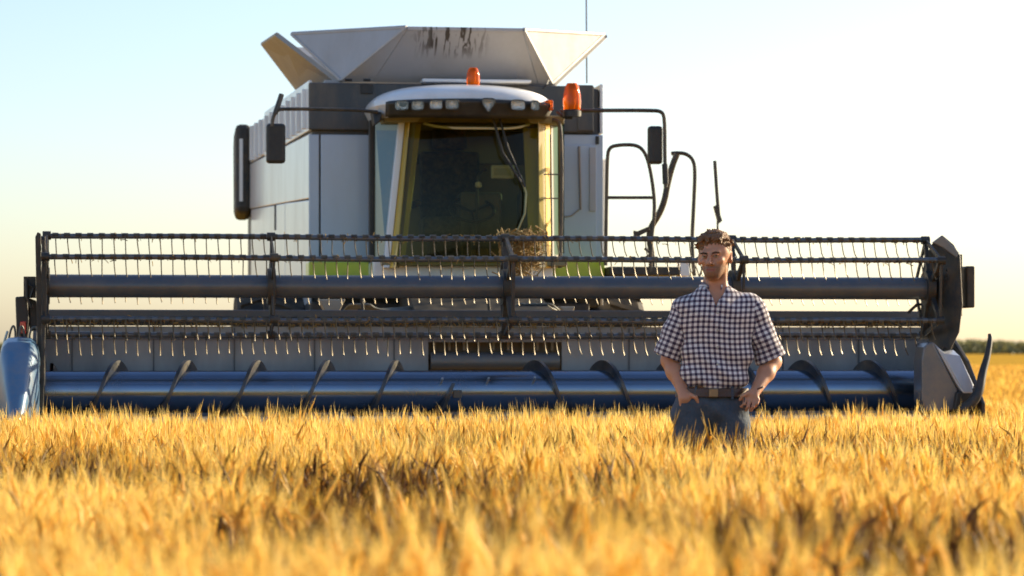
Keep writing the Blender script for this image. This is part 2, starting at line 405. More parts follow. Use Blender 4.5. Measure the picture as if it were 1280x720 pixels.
for px in (330, 336, 452, 610): MB().tube([P(px,372,.9), P(px + 2,392,.9)], .012).build('feeder_rod', darkpaint, comb, smooth=True)
for k in range(5): MB().tube(smoothpath([P(430 + 3*k,388,1.4), P(440 + 5*k,378,1.35), P(455 + 4*k,388,1.4), P(520,384 + k,1.5)]), .009).build('hydraulic_hose', MATS['hose'], comb, smooth=True)
for k in range(5): MB().tube(smoothpath([P(640 + 3*k,390,1.4), P(650 + 9*k,377,1.35), P(675 + 6*k,388,1.4), P(700,384 + k,1.5)]), .008).build('hydraulic_hose', MATS['hose'], comb, smooth=True)
MB().box((-1.25, 3.0, .95), (1.2, 8.6, 1.62)).build('chassis', darkpaint, comb, bevel=.02)
MB().tube([(-1.5, 4.2, .87), (1.5, 4.2, .87)], .16, 16).build('front_axle', darkpaint, comb, smooth=True)

# ---- wheels
def wheel(x, y, r, w, side):
    rim = MB().lathe([(0, .02), (.12, .02), (.14, -.02), (.22, -.06), (r*.52, -.04), (r*.56, .02), (r*.58, w*.35), (r*.52, w*.35), (r*.5, -w*.5 + .05), (0, -w*.4)], 'x', (0, 0, 0), 32).build('wheel', mat('rim_paint', (.55, .53, .48), .4, 0, .5, scale=6), comb, smooth=True)
    rim.location = (x, y, r)
    t = MB(); hw = w / 2
    t.lathe([(r*.56, -hw*.8), (r*.7, -hw), (r*.9, -hw*.98), (r*.96, -hw*.8), (r*.965, 0), (r*.96, hw*.8), (r*.9, hw*.98), (r*.7, hw), (r*.56, hw*.8)], 'x', (0, 0, 0), 48)
    nl = 22
    for k in range(nl):
        for s in (-1, 1):
            a0 = 2*math.pi*(k + (.5 if s > 0 else 0))/nl
            pts = []
            for (xx, da, rr) in ((0, 0, r*.955), (s*hw*.9, .16, r*.94)):
                for dd in (0, .07): pts.append((xx, math.cos(a0+da+dd)*rr, math.sin(a0+da+dd)*rr, a0+da+dd))
            top = [(p[0], p[1]/ (r*.955)*r, p[2]/(r*.955)*r) for p in pts]
            vs = [p[:3] for p in pts] + top
            t.add(vs, [(0,1,3,2),(4,6,7,5),(0,4,5,1),(1,5,7,3),(3,7,6,2),(2,6,4,0)])
    t.build('tyre', rubber, rim, smooth=True)
wheel(-1.52, 4.2, .90, .66, -1); wheel(1.50, 4.2, .90, .66, 1); wheel(-1.25, 8.0, .62, .4, -1); wheel(1.25, 8.0, .62, .4, 1)

# ---- body core + panels
yf = 3.4
bl, br = PX(386, yf), PX(754, yf)
ZT = PZ(103, yf); ZS = PZ(167, yf); print('body', bl, br, ZT, ZS)
# rear-left corner as seen at (300, ..) at ly 8.6
rl = PX(306, 8.6); rr = -rl - .1; print('rear', rl)
def plan(x_in, y):   # left side x at local y
    t = (y - yf) / (8.6 - yf); return (bl + (rl - bl) * t) + x_in
def planr(x_in, y):
    t = (y - yf) / (8.6 - yf); return (br + (-rl - .1 - br) * t) - x_in
zb = 1.58
core = MB(); i_ = .03
v = [(plan(i_, yf) , yf + .03, zb), (planr(i_, yf), yf + .03, zb), (planr(i_, 8.6), 8.58, zb), (plan(i_, 8.6), 8.58, zb)]
v += [(x, y, ZT - .04) for x, y, z in v]
core.add(v, [(3,2,1,0),(4,5,6,7),(0,1,5,4),(1,2,6,5),(2,3,7,6),(3,0,4,7)]).build('body_shell', slate, comb, bevel=.02)
def side_panel(ya, yb, za, zb_, name, m, th=.028, left=True, za2=None, zb2=None):
    f = plan if left else planr
    za2 = za if za2 is None else za2; zb2 = zb_ if zb2 is None else zb2
    s = 1 if left else -1
    mb = MB().slab([(f(0, ya), ya, za), (f(0, yb), yb, za2), (f(0, yb), yb, zb2), (f(0, ya), ya, zb_)], (s * th, 0, 0))
    return mb.build(name, m, comb, bevel=.008)
for left in (True, False):
    side_panel(yf, 5.1, 1.6, 2.52, 'side_panel', white, left=left, zb2=2.58)
    side_panel(5.12, 8.0, 1.6, 2.58, 'side_panel', white, left=left, zb2=2.66)
    side_panel(yf, 8.3, 2.535, ZS - .02, 'side_panel', white, left=left, za2=2.68, zb2=ZS + .02)
    side_panel(yf, 5.0, ZS + .01, ZT, 'tank_side_panel', white, left=left)
    side_panel(5.02, 6.8, ZS + .01, ZT, 'tank_side_panel', white, left=left)
    side_panel(6.82, 8.6, ZS + .03, ZT - .05, 'tank_side_panel', white, left=left)
# vertical ribs on upper tank side
for y in (3.6, 4.0, 4.4, 4.8, 5.3, 5.7, 6.1, 6.5, 7.0, 7.4, 7.8, 8.2):
    x = plan(0, y); MB().box((x - .035, y, ZS + .04), (x + .004, y + .07, ZT - .06)).build('side_rib', white, comb, bevel=.006)
# small side details: handle, vent slot
mb = MB(); x = plan(0, 5.9); mb.box((x - .006, 5.85, 2.36), (x + .01, 5.95, 2.6)); x = plan(0, 7.2); mb.box((x - .012, 6.7, 2.33), (x + .01, 8.0, 2.36)); mb.build('panel_latch', blackm, comb)
# rear dark air duct at left
mb = MB(); xr_ = PX(296, 8.7)
pr = [(8.1, PZ(270, 8.7)), (8.35, PZ(279, 8.7)), (8.6, PZ(272, 8.7)), (8.7, PZ(185, 8.7)), (8.55, PZ(170, 8.7)), (8.1, PZ(163, 8.7))]
mb.slab([(rl - .12, y, z) for y, z in pr], (.16, 0, 0)); mb.build('air_intake_duct', darkpaint, comb, bevel=.05)
mb = MB(); mb.slab([(rl - .08, 8.08, 2.75), (rl - .045, 8.08, 2.75), (rl - .045, 8.08, 3.4), (rl - .08, 8.08, 3.4)], (0, .02, 0)); mb.build('duct_trim', white, comb)
# front panels
def fpanel(pxa, pxb, pya, pyb, ly, name, m, th=.028, bev=.008, parent=None):
    a = P(pxa, pya, ly); b = P(pxb, pyb, ly)
    return MB().box((a.x, ly, b.z), (b.x, ly + th, a.z)).build(name, m, parent or comb, bevel=bev)
fpanel(386, 399, 168, 332, yf - .001, 'front_panel', panelshade); fpanel(401, 463, 168, 332, yf - .001, 'front_panel', panelshade)
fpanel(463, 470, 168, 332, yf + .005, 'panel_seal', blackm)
pr_ = fpanel(700, 754, 168, 332, yf - .001, 'front_panel', panelshade)
fpanel(703, 746, 181, 330, yf - .014, 'service_door', panelshade, .012, .005, pr_)
fpanel(737, 745, 184, 264, yf - .030, 'door_recess', mat('pale_grey_plastic', (.45,.47,.5), .5, 0, .2, scale=5), .015, .004, pr_)
mb = MB(); mb.tube([P(724,183,yf-.03), P(726,262,yf-.03)], .010); mb.tube([P(724,262,yf-.03), P(714,270,yf-.03), P(706,271,yf-.03)], .006); mb.build('cable_duct', mat('tan_plastic', (.33,.28,.24), .5), pr_, smooth=True)
fpanel(745, 749, 170, 180, yf - .03, 'door_latch', blackm, .03, .003, pr_)
fpanel(754.5, 757.5, 198, 320, yf + .05, 'side_flap', white, .3)
# upper dark tank front
tb = fpanel(386, 743, 103, 166, yf - .03, 'tank_front', slate, .05, .012)
fpanel(451, 466, 105, 117, yf - .05, 'tank_bracket', blackm, .02, .004, tb)
fpanel(722, 742, 106, 164, yf - .045, 'tank_end_cover', slate, .02, .01, tb)
MB().box((P(525,102,yf).x, yf - .2, ZT - .02), (P(660,102,yf).x, yf, ZT + .01)).build('tank_hatch', white, comb, bevel=.01)
# platform edge strips
fpanel(386, 466, 327, 347, 2.9, 'green_skirt', lime, .4, .01); fpanel(692, 756, 327, 347, 2.9, 'green_skirt', lime, .4, .01)
fpanel(466.5, 691.5, 326, 350, 2.45, 'cab_skirt', white, .6, .015)
MB().box((bl, 2.85, 1.70), (br, 3.4, 1.83)).build('cab_platform', darkpaint, comb, bevel=.01)
# right access platform
a = P(757,334,2.9); b = P(845,345,2.9); MB().box((a.x, 2.7, b.z), (b.x, 3.6, a.z)).build('access_platform', darkpaint, comb, bevel=.01)
a = P(845,327,2.9); b = P(856,346,2.9); MB().box((a.x, 2.7, b.z), (b.x, 2.9, a.z)).build('warning_plate', white, comb, bevel=.005)
mb = MB(); mb.tube([P(858,330,2.8), P(862,345,2.8), P(870,333,2.8), P(874,346,2.8), P(880,332,2.8)], .015); mb.build('ladder_hinge', railm, comb, smooth=True)

# ---- grain tank extension
tank = MB().box((PX(405, 3.6), 3.52, ZT - .03), (PX(692, 3.6), 6.2, ZT + .015)).build('grain_tank', galv, comb)
zt = ZT
bfl, bfr = P(428,101,3.5), P(688,103,3.5)
bfl.z = bfr.z = ZT + .01
brl = P(390,0,6.1); brr = Vector((bfr.x + .05, 6.1, bfr.z)); brl.z = ZT + .01
tcl, tcr = P(509,35,3.05), P(653,37,3.05)             # top of centre panel
tl, tr = P(366,43,4.1), P(753,43,4.1)               # outer ends of the corner sheets
tcl.z = tcr.z = (tcl.z + tcr.z) / 2
sfl = P(348,41,4.25); srl = P(330,53,6.2); ztop = sfl.z
srr = Vector((tr.x + .05, 6.2, ztop - .02)); trl = Vector((srl.x + .5, 6.7, ztop)); trr = Vector((srr.x - .5, 6.7, ztop))
def sheet(pts, name, m=galv, th=.022, rim=None):
    pts = [Vector(p) for p in pts]; n = (pts[1] - pts[0]).cross(pts[2] - pts[0]).normalized() * th
    mb = MB().slab(pts, n)
    if rim:
        for i, j in rim: mb.tube([pts[i] + n * .5, pts[j] + n * .5], .021, 6)
    return mb.build(name, m, tank, bevel=.003)
cbl = P(466,101,3.47); cbr = P(672,103,3.47); cbl.z = cbr.z = ZT + .01
# stained centre sheet
ms = galv.copy(); ms.name = 'stained_galvanised_sheet'
nt = ms.node_tree; N = nt.nodes; L = nt.links; bs = N['Principled BSDF']; src = bs.inputs['Base Color'].links[0].from_socket
tc = N.new('ShaderNodeTexCoord'); mp = N.new('ShaderNodeMapping'); mp.inputs['Scale'].default_value = (30, 5, 3.2); mp.inputs['Rotation'].default_value = (0, R(-14), 0); L.new(tc.outputs['Object'], mp.inputs['Vector'])
nz = N.new('ShaderNodeTexNoise'); nz.inputs['Scale'].default_value = 1; nz.inputs['Detail'].default_value = 3; nz.inputs['Distortion'].default_value = .6; L.new(mp.outputs[0], nz.inputs['Vector'])
rg = N.new('ShaderNodeMapRange'); rg.inputs['From Min'].default_value = .53; rg.inputs['From Max'].default_value = .57; L.new(nz.outputs['Fac'], rg.inputs['Value'])
sp = N.new('ShaderNodeSeparateXYZ'); L.new(tc.outputs['Object'], sp.inputs[0])
zr = N.new('ShaderNodeMapRange'); zr.inputs['From Min'].default_value = PZ(74, 3.2); zr.inputs['From Max'].default_value = PZ(58, 3.2); L.new(sp.outputs[2], zr.inputs['Value'])
xa = N.new('ShaderNodeMapRange'); xa.inputs['From Min'].default_value = PX(510, 3.2); xa.inputs['From Max'].default_value = PX(540, 3.2); L.new(sp.outputs[0], xa.inputs['Value'])
xb = N.new('ShaderNodeMapRange'); xb.inputs['From Min'].default_value = PX(612, 3.2); xb.inputs['From Max'].default_value = PX(590, 3.2); L.new(sp.outputs[0], xb.inputs['Value'])
def mul(a, b):
    m_ = N.new('ShaderNodeMath'); m_.operation = 'MULTIPLY'; L.new(a, m_.inputs[0]); L.new(b, m_.inputs[1]); return m_.outputs[0]
f_ = mul(mul(rg.outputs[0], zr.outputs[0]), mul(xa.outputs[0], xb.outputs[0]))
mx = N.new('ShaderNodeMix'); mx.data_type = 'RGBA'; L.new(f_, mx.inputs['Factor']); L.new(src, mx.inputs['A']); mx.inputs['B'].default_value = (.07, .055, .04, 1); L.new(mx.outputs['Result'], bs.inputs['Base Color'])
sheet([cbl, cbr, P(646,101,3.44) if 0 else cbr, tcr, tcl][:2] + [tcr, tcl], 'tank_front_sheet', ms, rim=[(2, 3)])
sheet([bfl, cbl, tcl], 'tank_fold_sheet'); sheet([cbr, bfr, tcr], 'tank_fold_sheet')
sheet([bfl, tcl, tl], 'tank_corner_sheet', rim=[(1, 2), (0, 1), (0, 2)])
sheet([bfr, tr, tcr], 'tank_corner_sheet', rim=[(1, 2), (0, 1), (0, 2)])
sheet([bfl + Vector((-.01, .03, 0)), sfl, srl, brl], 'tank_side_sheet', mat('tan_sheet', (.33, .32, .30), .5, .1, .3, scale=3), .04, rim=[(1, 2)])
sheet([brr, srr, tr + Vector((.02, .03, 0)), bfr + Vector((.02, .03, 0))], 'tank_side_sheet', MATS['tan_sheet'], .04, rim=[(1, 2)])
sheet([brl, srl, trl, trr, srr, brr], 'tank_rear_sheet')
MB().tube([P(646,38,3.1), P(646,102,3.42)], .007, 6).build('tank_seam', galv, tank)
mb = MB()
for px in (432, 455): mb.tube([P(px - 1,100,3.3), P(px + 8,100,3.3)], .012)
mb.tube([P(678,112,2.9), P(683,106,2.9), P(686,100,3.3)], .008)
mb.build('fold_hinge', blackm, tank)

# ---- cab
YC = 2.45
cab = MB()
zf = PZ(330, YC); zr_ = PZ(147, YC)
cl, cr = PX(470, 2.9), PX(697, 2.9)
# rear wall, floor, lower side walls (closed interior)
cab.box((cl, 3.30, zf), (cr, 3.37, zr_)); cab.box((cl, 2.35, zf - .02), (cr, 3.37, zf + .04))
cab.box((cl + .02, 2.40, zr_ - .05), (cr - .02, 3.35, zr_ + .02))
cab.build('cab', cabtrim, comb, bevel=.01); cab = bpy.data.objects['cab']
# windshield corners
WTL, WTR, WBL, WBR = P(506,148,YC), P(676,148,YC), P(489,330,YC-.12), P(680,330,YC-.12)
def ws(u, v, off=0):
    a = WBL.lerp(WBR, u); b = WTL.lerp(WTR, u); p = a.lerp(b, v)
    bul = .13 * (1 - (2*u - 1) ** 2)
    return p + Vector((0, -bul - .05 * math.sin(math.pi * v) + off, 0))
MB().grid(ws, 16, 10).build('windscreen', windglass, cab, smooth=True)
# left pillar: white outer + inner strip with sunlight put into its ochre colour
def strip(a0, a1, b0, b1, d, name, m, bev=.006): return MB().slab([a0, a1, b1, b0], d).build(name, m, cab, bevel=bev)
strip(P(499,147,YC+.02), P(507,147,YC+.02), P(479,335,YC-.10), P(487,335,YC-.10), (0,.10,0), 'pillar', white)
strip(P(507.5,147,YC+.02), P(513,147,YC-.04), P(487.5,335,YC-.10), P(495,335,YC-.17), (0,.06,0), 'pillar_sunlit_side', mat('ochre_sunlit_pillar', (.72,.46,.06), .3, .1, .15, coat=.5))
strip(P(513.5,147,YC+.0), P(521,147,YC-.03), P(497,335,YC-.12), P(499,335,YC-.15), (0,.04,0), 'pillar_seal', cabtrim)
pr2 = strip(P(673,147,YC-.05), P(681,147,YC), P(674,335,YC-.17), P(682,335,YC-.12), (0,.06,0), 'pillar', cream_sunlit)  # right pillar: low sun on it put into the cream and gold colours
strip(P(681.5,147,YC+.0), P(688,147,YC+.06), P(682.5,335,YC-.12), P(689,335,YC-.04), (.0,.06,0), 'pillar_sunlit_side', mat('gold_sunlit_pillar', (.62,.42,.08), .3, .3))
strip(P(689,150,YC+.05), P(697,150,YC+.3), P(690,335,YC+.02), P(698,335,YC+.3), (0,.05,0), 'pillar', mat('pink_grey', (.42,.38,.36), .5, 0, .3))
olive = mat('olive_sunlit_edge', (.42, .38, .07), .6, 0, .3, scale=6)  # added strips inside the cab, sunlit edge put into their olive colour
strip(P(511,150,YC+.10), P(527,150,YC+.12), P(495,335,YC+.02), P(505,335,YC+.02), (0,.03,0), 'sunlit_cab_edge', olive)
strip(P(654,160,YC+.12), P(673,160,YC+.10), P(663,335,YC+.0), P(675,335,YC+.0), (0,.03,0), 'sunlit_cab_edge', olive)
# side windows/doors
MB().slab([P(469,150,2.75), P(499,150,2.56), P(484,335,2.50), P(469,335,2.75)], (.0,.012,0)).build('door_window', mat('dark_teal_glass', (.07,.13,.14), .12, 0, .25, coat=.5, scale=4), cab)
MB().slab([Vector((cr, 2.6, zf+.1)), Vector((cr, 3.3, zf+.1)), Vector((cr, 3.3, zr_)), Vector((cr, 2.6, zr_))], (.01,0,0)).build('door_window', doorglass, cab)
strip(P(462,150,2.8), P(469,150,2.8), P(462,335,2.8), P(468,335,2.8), (0,.12,0), 'door_post', blackm)
# hand rail right of cab
MB().tube(smoothpath([P(690,150,2.4), P(698,151,2.4), P(701,165,2.4), P(702,230,2.4), P(700,335,2.4)], 2), .018).build('handrail', railm, cab, smooth=True)
MB().tube([P(688,168,2.35), P(690,335,2.35)], .008).tube([P(680,218,2.3), P(700,218,2.38)], .006).tube([P(680,248,2.3), P(700,248,2.38)], .006).build('door_hinge', railm, cab)
# roof : domed
rc_l, rc_r = PX(467, 2.2), PX(700, 2.2); rcx = (rc_l + rc_r) / 2; ra = (rc_r - rc_l) / 2; zroof = PZ(125, 2.2); ztopc = PZ(103, 2.8)
def roof(u, v):
    th = 2 * math.pi * u; ph = v * math.pi / 2
    cx_, sx_ = math.cos(th), math.sin(th)
    rho = math.cos(ph) ** .42
    x = math.copysign(abs(cx_) ** .62, cx_) * ra * rho; y = math.copysign(abs(sx_) ** .62, sx_) * .85 * rho
    return (rcx + x, 2.88 + y, zroof - .03 + (ztopc - .075 - zroof + .03) * math.sin(ph) ** .9 + .02 * math.cos(3 * x))
mb = MB().grid(roof, 64, 14)
def skirt(u, v):
    th = 2 * math.pi * u; cx_, sx_ = math.cos(th), math.sin(th)
    x = math.copysign(abs(cx_) ** .62, cx_) * ra; y = math.copysign(abs(sx_) ** .62, sx_) * .85
    k = 1 - .07 * v
    return (rcx + x * k, 2.88 + y * k, zroof - .03 + .02 * math.cos(3 * x) - v * .085 * (1 + .25 * abs(x / ra)))
mb.grid(skirt, 64, 4)
roofo = mb.build('roof', white, cab, smooth=True)
def front_y(x, ext=0):
    t = min(.999, abs(x - rcx) / ra); t = t ** (1 / .62); s = math.sqrt(1 - t * t); return 2.88 - .85 * s ** .62 + ext
# black light strip
def strp(u, v):
    x = rcx - ra * .83 + 1.68 * ra * u
    return Vector((x, front_y(x, -.012 + .05 * v), PZ(124 + 2 * abs(2*u-1), 2.1) - v * (PZ(124, 2.1) - PZ(146, 2.1)) * (1 - .18 * abs(2*u-1))))
MB().grid(strp, 40, 5).build('light_bar', blackm, cab, smooth=True, solid=.05)
MB().tube([strp(i / 30, 1) + Vector((0, -.015, -.008)) for i in range(31)], .014).build('visor_edge', blackm, cab, smooth=True)
# underside lip (headliner)
def lip(u, v):
    x = PX(533, 2.3) + (PX(664, 2.3) - PX(533, 2.3)) * u
    return Vector((x, 2.28 + .12 * (2*u-1)**2 + .25 * v, PZ(152 + 7 * (1 - (2*u-1)**4) , 2.3) + .02 * v))
MB().grid(lip, 20, 3).build('headliner_lip', mat('pale_trim', (.6,.58,.42), .5), cab, smooth=True, solid=.02)
# work lights
def lamp(pa, pb, ya, yb, tri=False):
    cx_ = (PX(pa, 2.03) + PX(pb, 2.03)) / 2; y = front_y(cx_) + .002
    a, b = P(pa, ya, y), P(pb, yb, y); w = (b.x - a.x) / 2; h = (a.z - b.z) / 2; zc = (a.z + b.z) / 2; xc = (a.x + b.x) / 2
    e = empty('work_light', (xc, y - .062, zc), 0, cab)
    ph_ = math.atan2(front_y(xc + .02) - front_y(xc - .02), .04); e.rotation_euler = (0, 0, ph_)
    pts = []
    for k in range(20):
        an = 2 * math.pi * k / 20; c_, s_ = math.cos(an), math.sin(an)
        x_ = math.copysign(abs(c_) ** .5, c_) * w; z_ = math.copysign(abs(s_) ** .5, s_) * h
        if tri: x_ *= (.55 + .45 * (z_ / h + 1) / 2) if z_ < 0 else 1; x_ *= .45 + .55 * (z_ / h + 1) / 2 * 1
        pts.append((x_, z_))
    mb = MB()
    mb.add([(x, -.03, z) for x, z in pts] + [(x * .6, .0, z * .6) for x, z in pts] + [(0, .01, 0)], [(i, (i+1)%20, 20+(i+1)%20, 20+i) for i in range(20)] + [(20+i, 20+(i+1)%20, 40) for i in range(20)])
    mb.build('reflector', lampm, e, smooth=True)
    mb = MB(); mb.tube([(x, -.032, z) for x, z in pts + pts[:1]], .005, 5, cap=False); mb.build('bezel', blackm, e)
    MB().add([(x, -.036, z) for x, z in pts], [tuple(range(20))]).build('lens', lensglass, e)
lamp(494, 513, 127, 139); lamp(514, 530, 127, 139); lamp(536, 552, 126, 138); lamp(555, 572, 125, 138)
lamp(599, 618, 124, 141, True); lamp(635, 654, 126, 139); lamp(658, 671, 127, 139)
xc = PX(685, 2.3); a, b = P(680, 126, front_y(PX(685, 2.3))), P(690, 139, front_y(xc))
MB().box((a.x, front_y(xc) - .09, b.z), (b.x, front_y(xc) + .05, a.z)).build('amber_indicator', amber, cab, bevel=.012)
# beacons
def beacon(px, py0, py1, ly, r, name='beacon'):
    zt_, zb2 = PZ(py0, ly, px), PZ(py1, ly, px); x = PX(px, ly); H = zt_ - zb2
    e = empty(name, (x, ly, zb2), 0, comb)
    MB().lathe([(0, 0), (r*1.1, 0), (r*1.1, H*.16), (r*.95, H*.2), (0, H*.2)], 'z', (0,0,0), 20).build('base', blackm, e, smooth=True)
    MB().lathe([(r, H*.2), (r*1.08, H*.42), (r*1.02, H*.65), (r*.82, H*.87), (r*.6, H*.97), (0, H)], 'z', (0,0,0), 20).build('lens', amber, e, smooth=True)
    MB().lathe([(r*.35, H*.22), (r*.45, H*.5), (r*.35, H*.78), (0, H*.8)], 'z', (0,0,0), 10).build('rotating_reflector', lampm, e, smooth=True)
    return e
beacon(591.5, 84, 112, 2.5, .055)
bz_e = beacon(715, 103, 146, 2.2, .072)
MB().tube(smoothpath([P(697,140,2.3), P(706,147,2.2), P(715,147,2.2)], 2), .016).build('beacon_bracket', blackm, comb, smooth=True)
# wipers
mb = MB(); off = -.05
w1 = [ws(.62, 1) + V(0, -.06, .01), ws(.70, .75) + V(0, -.06, 0), ws(.83, .55) + V(0, -.06, 0)]
w2 = [ws(.67, 1) + V(0, -.05, .01), ws(.74, .78) + V(0, -.05, 0), ws(.86, .52) + V(0, -.05, 0)]
mb.tube(w1, .011); mb.tube(w2, .009); mb.build('wiper_arm', blackm, cab, smooth=True)
MB().tube([ws(.83, .60) + V(0, -.03, 0), ws(.87, .48) + V(0, -.03, 0), ws(.86, .34) + V(0, -.03, 0), ws(.80, .20) + V(0, -.03, 0)], .009).build('wiper_blade', mat('wiper_metal', (.3,.26,.12), .3, .5), cab, smooth=True)
# interior
seat = MB()
sx = PX(565, 2.95)
seat.box((sx - .27, 2.72, zf + .25), (sx + .27, 3.2, zf + .42)); seat.box((sx - .26, 3.08, zf + .40), (sx + .26, 3.2, zf + 1.0)); seat.box((sx - .15, 3.1, zf + 1.02), (sx + .15, 3.2, zf + 1.22))
seat.box((sx - .2, 2.85, zf), (sx + .2, 3.15, zf + .24)); seat.box((sx + .29, 2.7, zf + .5), (sx + .37, 3.1, zf + .56)); seat.box((sx - .37, 2.7, zf + .5), (sx - .29, 3.1, zf + .56))
seat.build('driver_seat', seatm, cab, bevel=.04)
mb = MB(); mb.tube([P(588,335,2.55), P(594,275,2.62)], .04)
wc = P(590, 262, 2.6); Mx = Matrix.Translation(wc) @ Matrix.Rotation(R(35), 4, 'X')
ring = [Mx @ Vector((.19 * math.cos(a), .19 * math.sin(a), 0)) for a in [2*math.pi*k/24 for k in range(25)]]
mb.tube(ring, .014, 8, cap=False)
for k in range(3): a = 2*math.pi*k/3 + .5; mb.tube([Mx @ Vector((0,0,-.02)), Mx @ Vector((.19*math.cos(a), .19*math.sin(a), 0))], .012)
mb.build('steering_wheel', blackm, cab, smooth=True)
m1 = MB().box((PX(614,2.62), 2.62, PZ(223,2.62)), (PX(643,2.62), 2.66, PZ(206,2.62))).build('monitor', screenm, cab, bevel=.012)
MB().box((PX(618,2.61), 2.612, PZ(219,2.61)), (PX(639,2.61), 2.622, PZ(210,2.61))).build('monitor_screen', mat('screen', (.28,.29,.25), .2), m1)
MB().tube(smoothpath([P(608,212,2.62), P(598,216,2.62), P(596,232,2.62), P(596,335,2.62)], 2), .012).tube([P(643,215,2.65), P(652,225,2.65), P(652,335,2.65)], .02).build('monitor_post', blackm, cab, smooth=True)
MB().lathe([(0,-.03),(.025,-.02),(.03,0),(.025,.02),(0,.03)], 'z', P(598,231,2.58), 12).build('mirror_knob', screenm, cab, smooth=True)
MB().box((PX(575,2.7), 2.7, zf), (PX(628,2.7), 3.0, PZ(240,2.7))).build('console', mat('console_dark', (.05,.055,.05), .6, 0, .3), cab, bevel=.03)
MB().box((PX(655,2.75), 2.75, zf), (PX(672,2.75), 3.2, PZ(238,2.75))).build('side_console', MATS['console_dark'], cab, bevel=.03)
# rear window inside cab (lighter olive panel)
MB().box((cl + .12, 3.28, PZ(205,3.2)), (cr - .12, 3.298, PZ(160,3.2))).build('rear_window', mat('olive_glass', (.10,.09,.04), .2), cab, bevel=.01)

# ---- mirrors
def mirror(pa, ya, pb, yb, ly):
    a, b = P(pa, ya, ly), P(pb, yb, ly)
    h = MB().box((a.x, ly, b.z), (b.x, ly + .09, a.z)).build('mirror', blackm, comb, bevel=.025)
    MB().box((a.x + .02, ly + .088, b.z + .02), (b.x - .02, ly + .094, a.z - .02)).build('mirror_glass', mirrorglass, h)
mirror(333, 154, 357, 204, 2.2); mirror(811, 157, 829, 205, 2.2)
mb = MB().tube(smoothpath([P(472,140,2.3), P(440,137,2.25), P(358,136,2.2), P(346,137,2.2), P(341,147,2.2), P(340,158,2.2)], 2), .015)
mb.tube([P(352,118,2.24), P(344,142,2.2)], .022); mb.build('mirror_arm', railm, comb, smooth=True)
MB().slab([P(465,138,2.35), P(478,140,2.3), P(476,152,2.3), P(468,156,2.3)], (0,.2,0)).build('mirror_arm_mount', blackm, comb, bevel=.012)
MB().tube(smoothpath([P(700,139,2.35), P(745,138,2.25), P(812,138,2.2), P(828,139,2.2), P(831,150,2.2), P(831,190,2.2), P(832,234,2.2)], 2), .017).build('mirror_arm', railm, comb, smooth=True)
MB().tube([P(831,205,2.2), P(832,230,2.2)], .026).build('mirror_arm_grip', blackm, comb, smooth=True)

# ---- handrails & ladder on the right
h1 = [P(757,332,2.7), P(758,260,2.7), P(759,200,2.7), P(761,184,2.7), P(775,181,2.7), P(795,181,2.7), P(805,188,2.7), P(812,206,2.7), P(818,245,2.7), P(818,270,2.7), P(814,300,2.7), P(813,340,2.7)]
MB().tube(smoothpath(h1, 2), .0165).tube([P(758,247,2.7), P(818,247,2.7)], .014).build('handrail', railm, comb, smooth=True)
h2 = [P(839,192,2.9), P(846,191,2.9), P(858,192,2.9), P(867,200,2.9), P(869,215,2.9), P(867,260,2.9), P(865,298,2.9), P(866,325,2.9), P(868,345,2.9)]
MB().tube(smoothpath(h2, 2), .0175).build('handrail', railm, comb, smooth=True)
h3 = [P(846,193,2.85), P(840,208,2.85), P(834,232,2.85), P(831,250,2.85), P(824,268,2.85), P(814,283,2.85), P(811,296,2.85), P(815,318,2.85), P(815,345,2.85)]
MB().tube(smoothpath(h3, 2), .028).build('ladder_arm', railm, comb, smooth=True)
mb = MB().slab([P(792,288,2.8), P(797,289,2.8), P(811,283,2.8), P(813,288,2.8), P(801,294,2.8), P(797,299,2.8), P(793,300,2.8)], (0,.03,0))
mb.tube([P(806,310,2.8), P(813,317,2.8), P(808,322,2.8)], .015)
mb.build('ladder_latch', railm, comb, bevel=.004)
# standing marker rod right of the ladder
mb = MB().tube([P(893.5,201,2.6), P(896,240,2.6), P(899,277,2.6)], .016, 8)
mb.slab([P(892,258,2.58), P(896,256,2.58), P(903,276,2.58), P(898,280,2.58)], (0,.03,0)); mb.tube([P(897,276,2.6), P(897,345,2.6)], .009)
mb.build('marker_rod', railm, comb, smooth=True)
MB().tube([P(732.5,-60,4.0), P(733.5,104,4.0)], .008, 6).build('antenna', mat('aerial_grey', (.25,.25,.26), .4), comb, smooth=True)

# clump of threshed straw caught behind the top bat, in front of the windscreen
clump = MB()
cc = P(652, 322, -.1)
straw_sticks(clump, 300, lambda: (cc.x + random.gauss(0, .075), -.08 + random.gauss(0, .06), cc.z + random.uniform(-.17, .155) * random.random() ** .4), .05, .14, .0035, .9)
straw_sticks(clump, 240, lambda: (cc.x + random.gauss(0, .085), -.1 + random.gauss(0, .06), P(650, 296, -.1).z + random.gauss(.0, .02)), .05, .12, .004, .6)
co = clump.build('straw_clump', strawm, comb); tag(co, kind='stuff')

# ================================================================== PERSON (signed-distance modelling)
PXS = 250.0; PCX = 892.0; PY0 = 14.224
def H(px, py, y=0.0): return np.array([(px - PCX) / PXS, y, CAMZ + (HOR - py) / PXS])

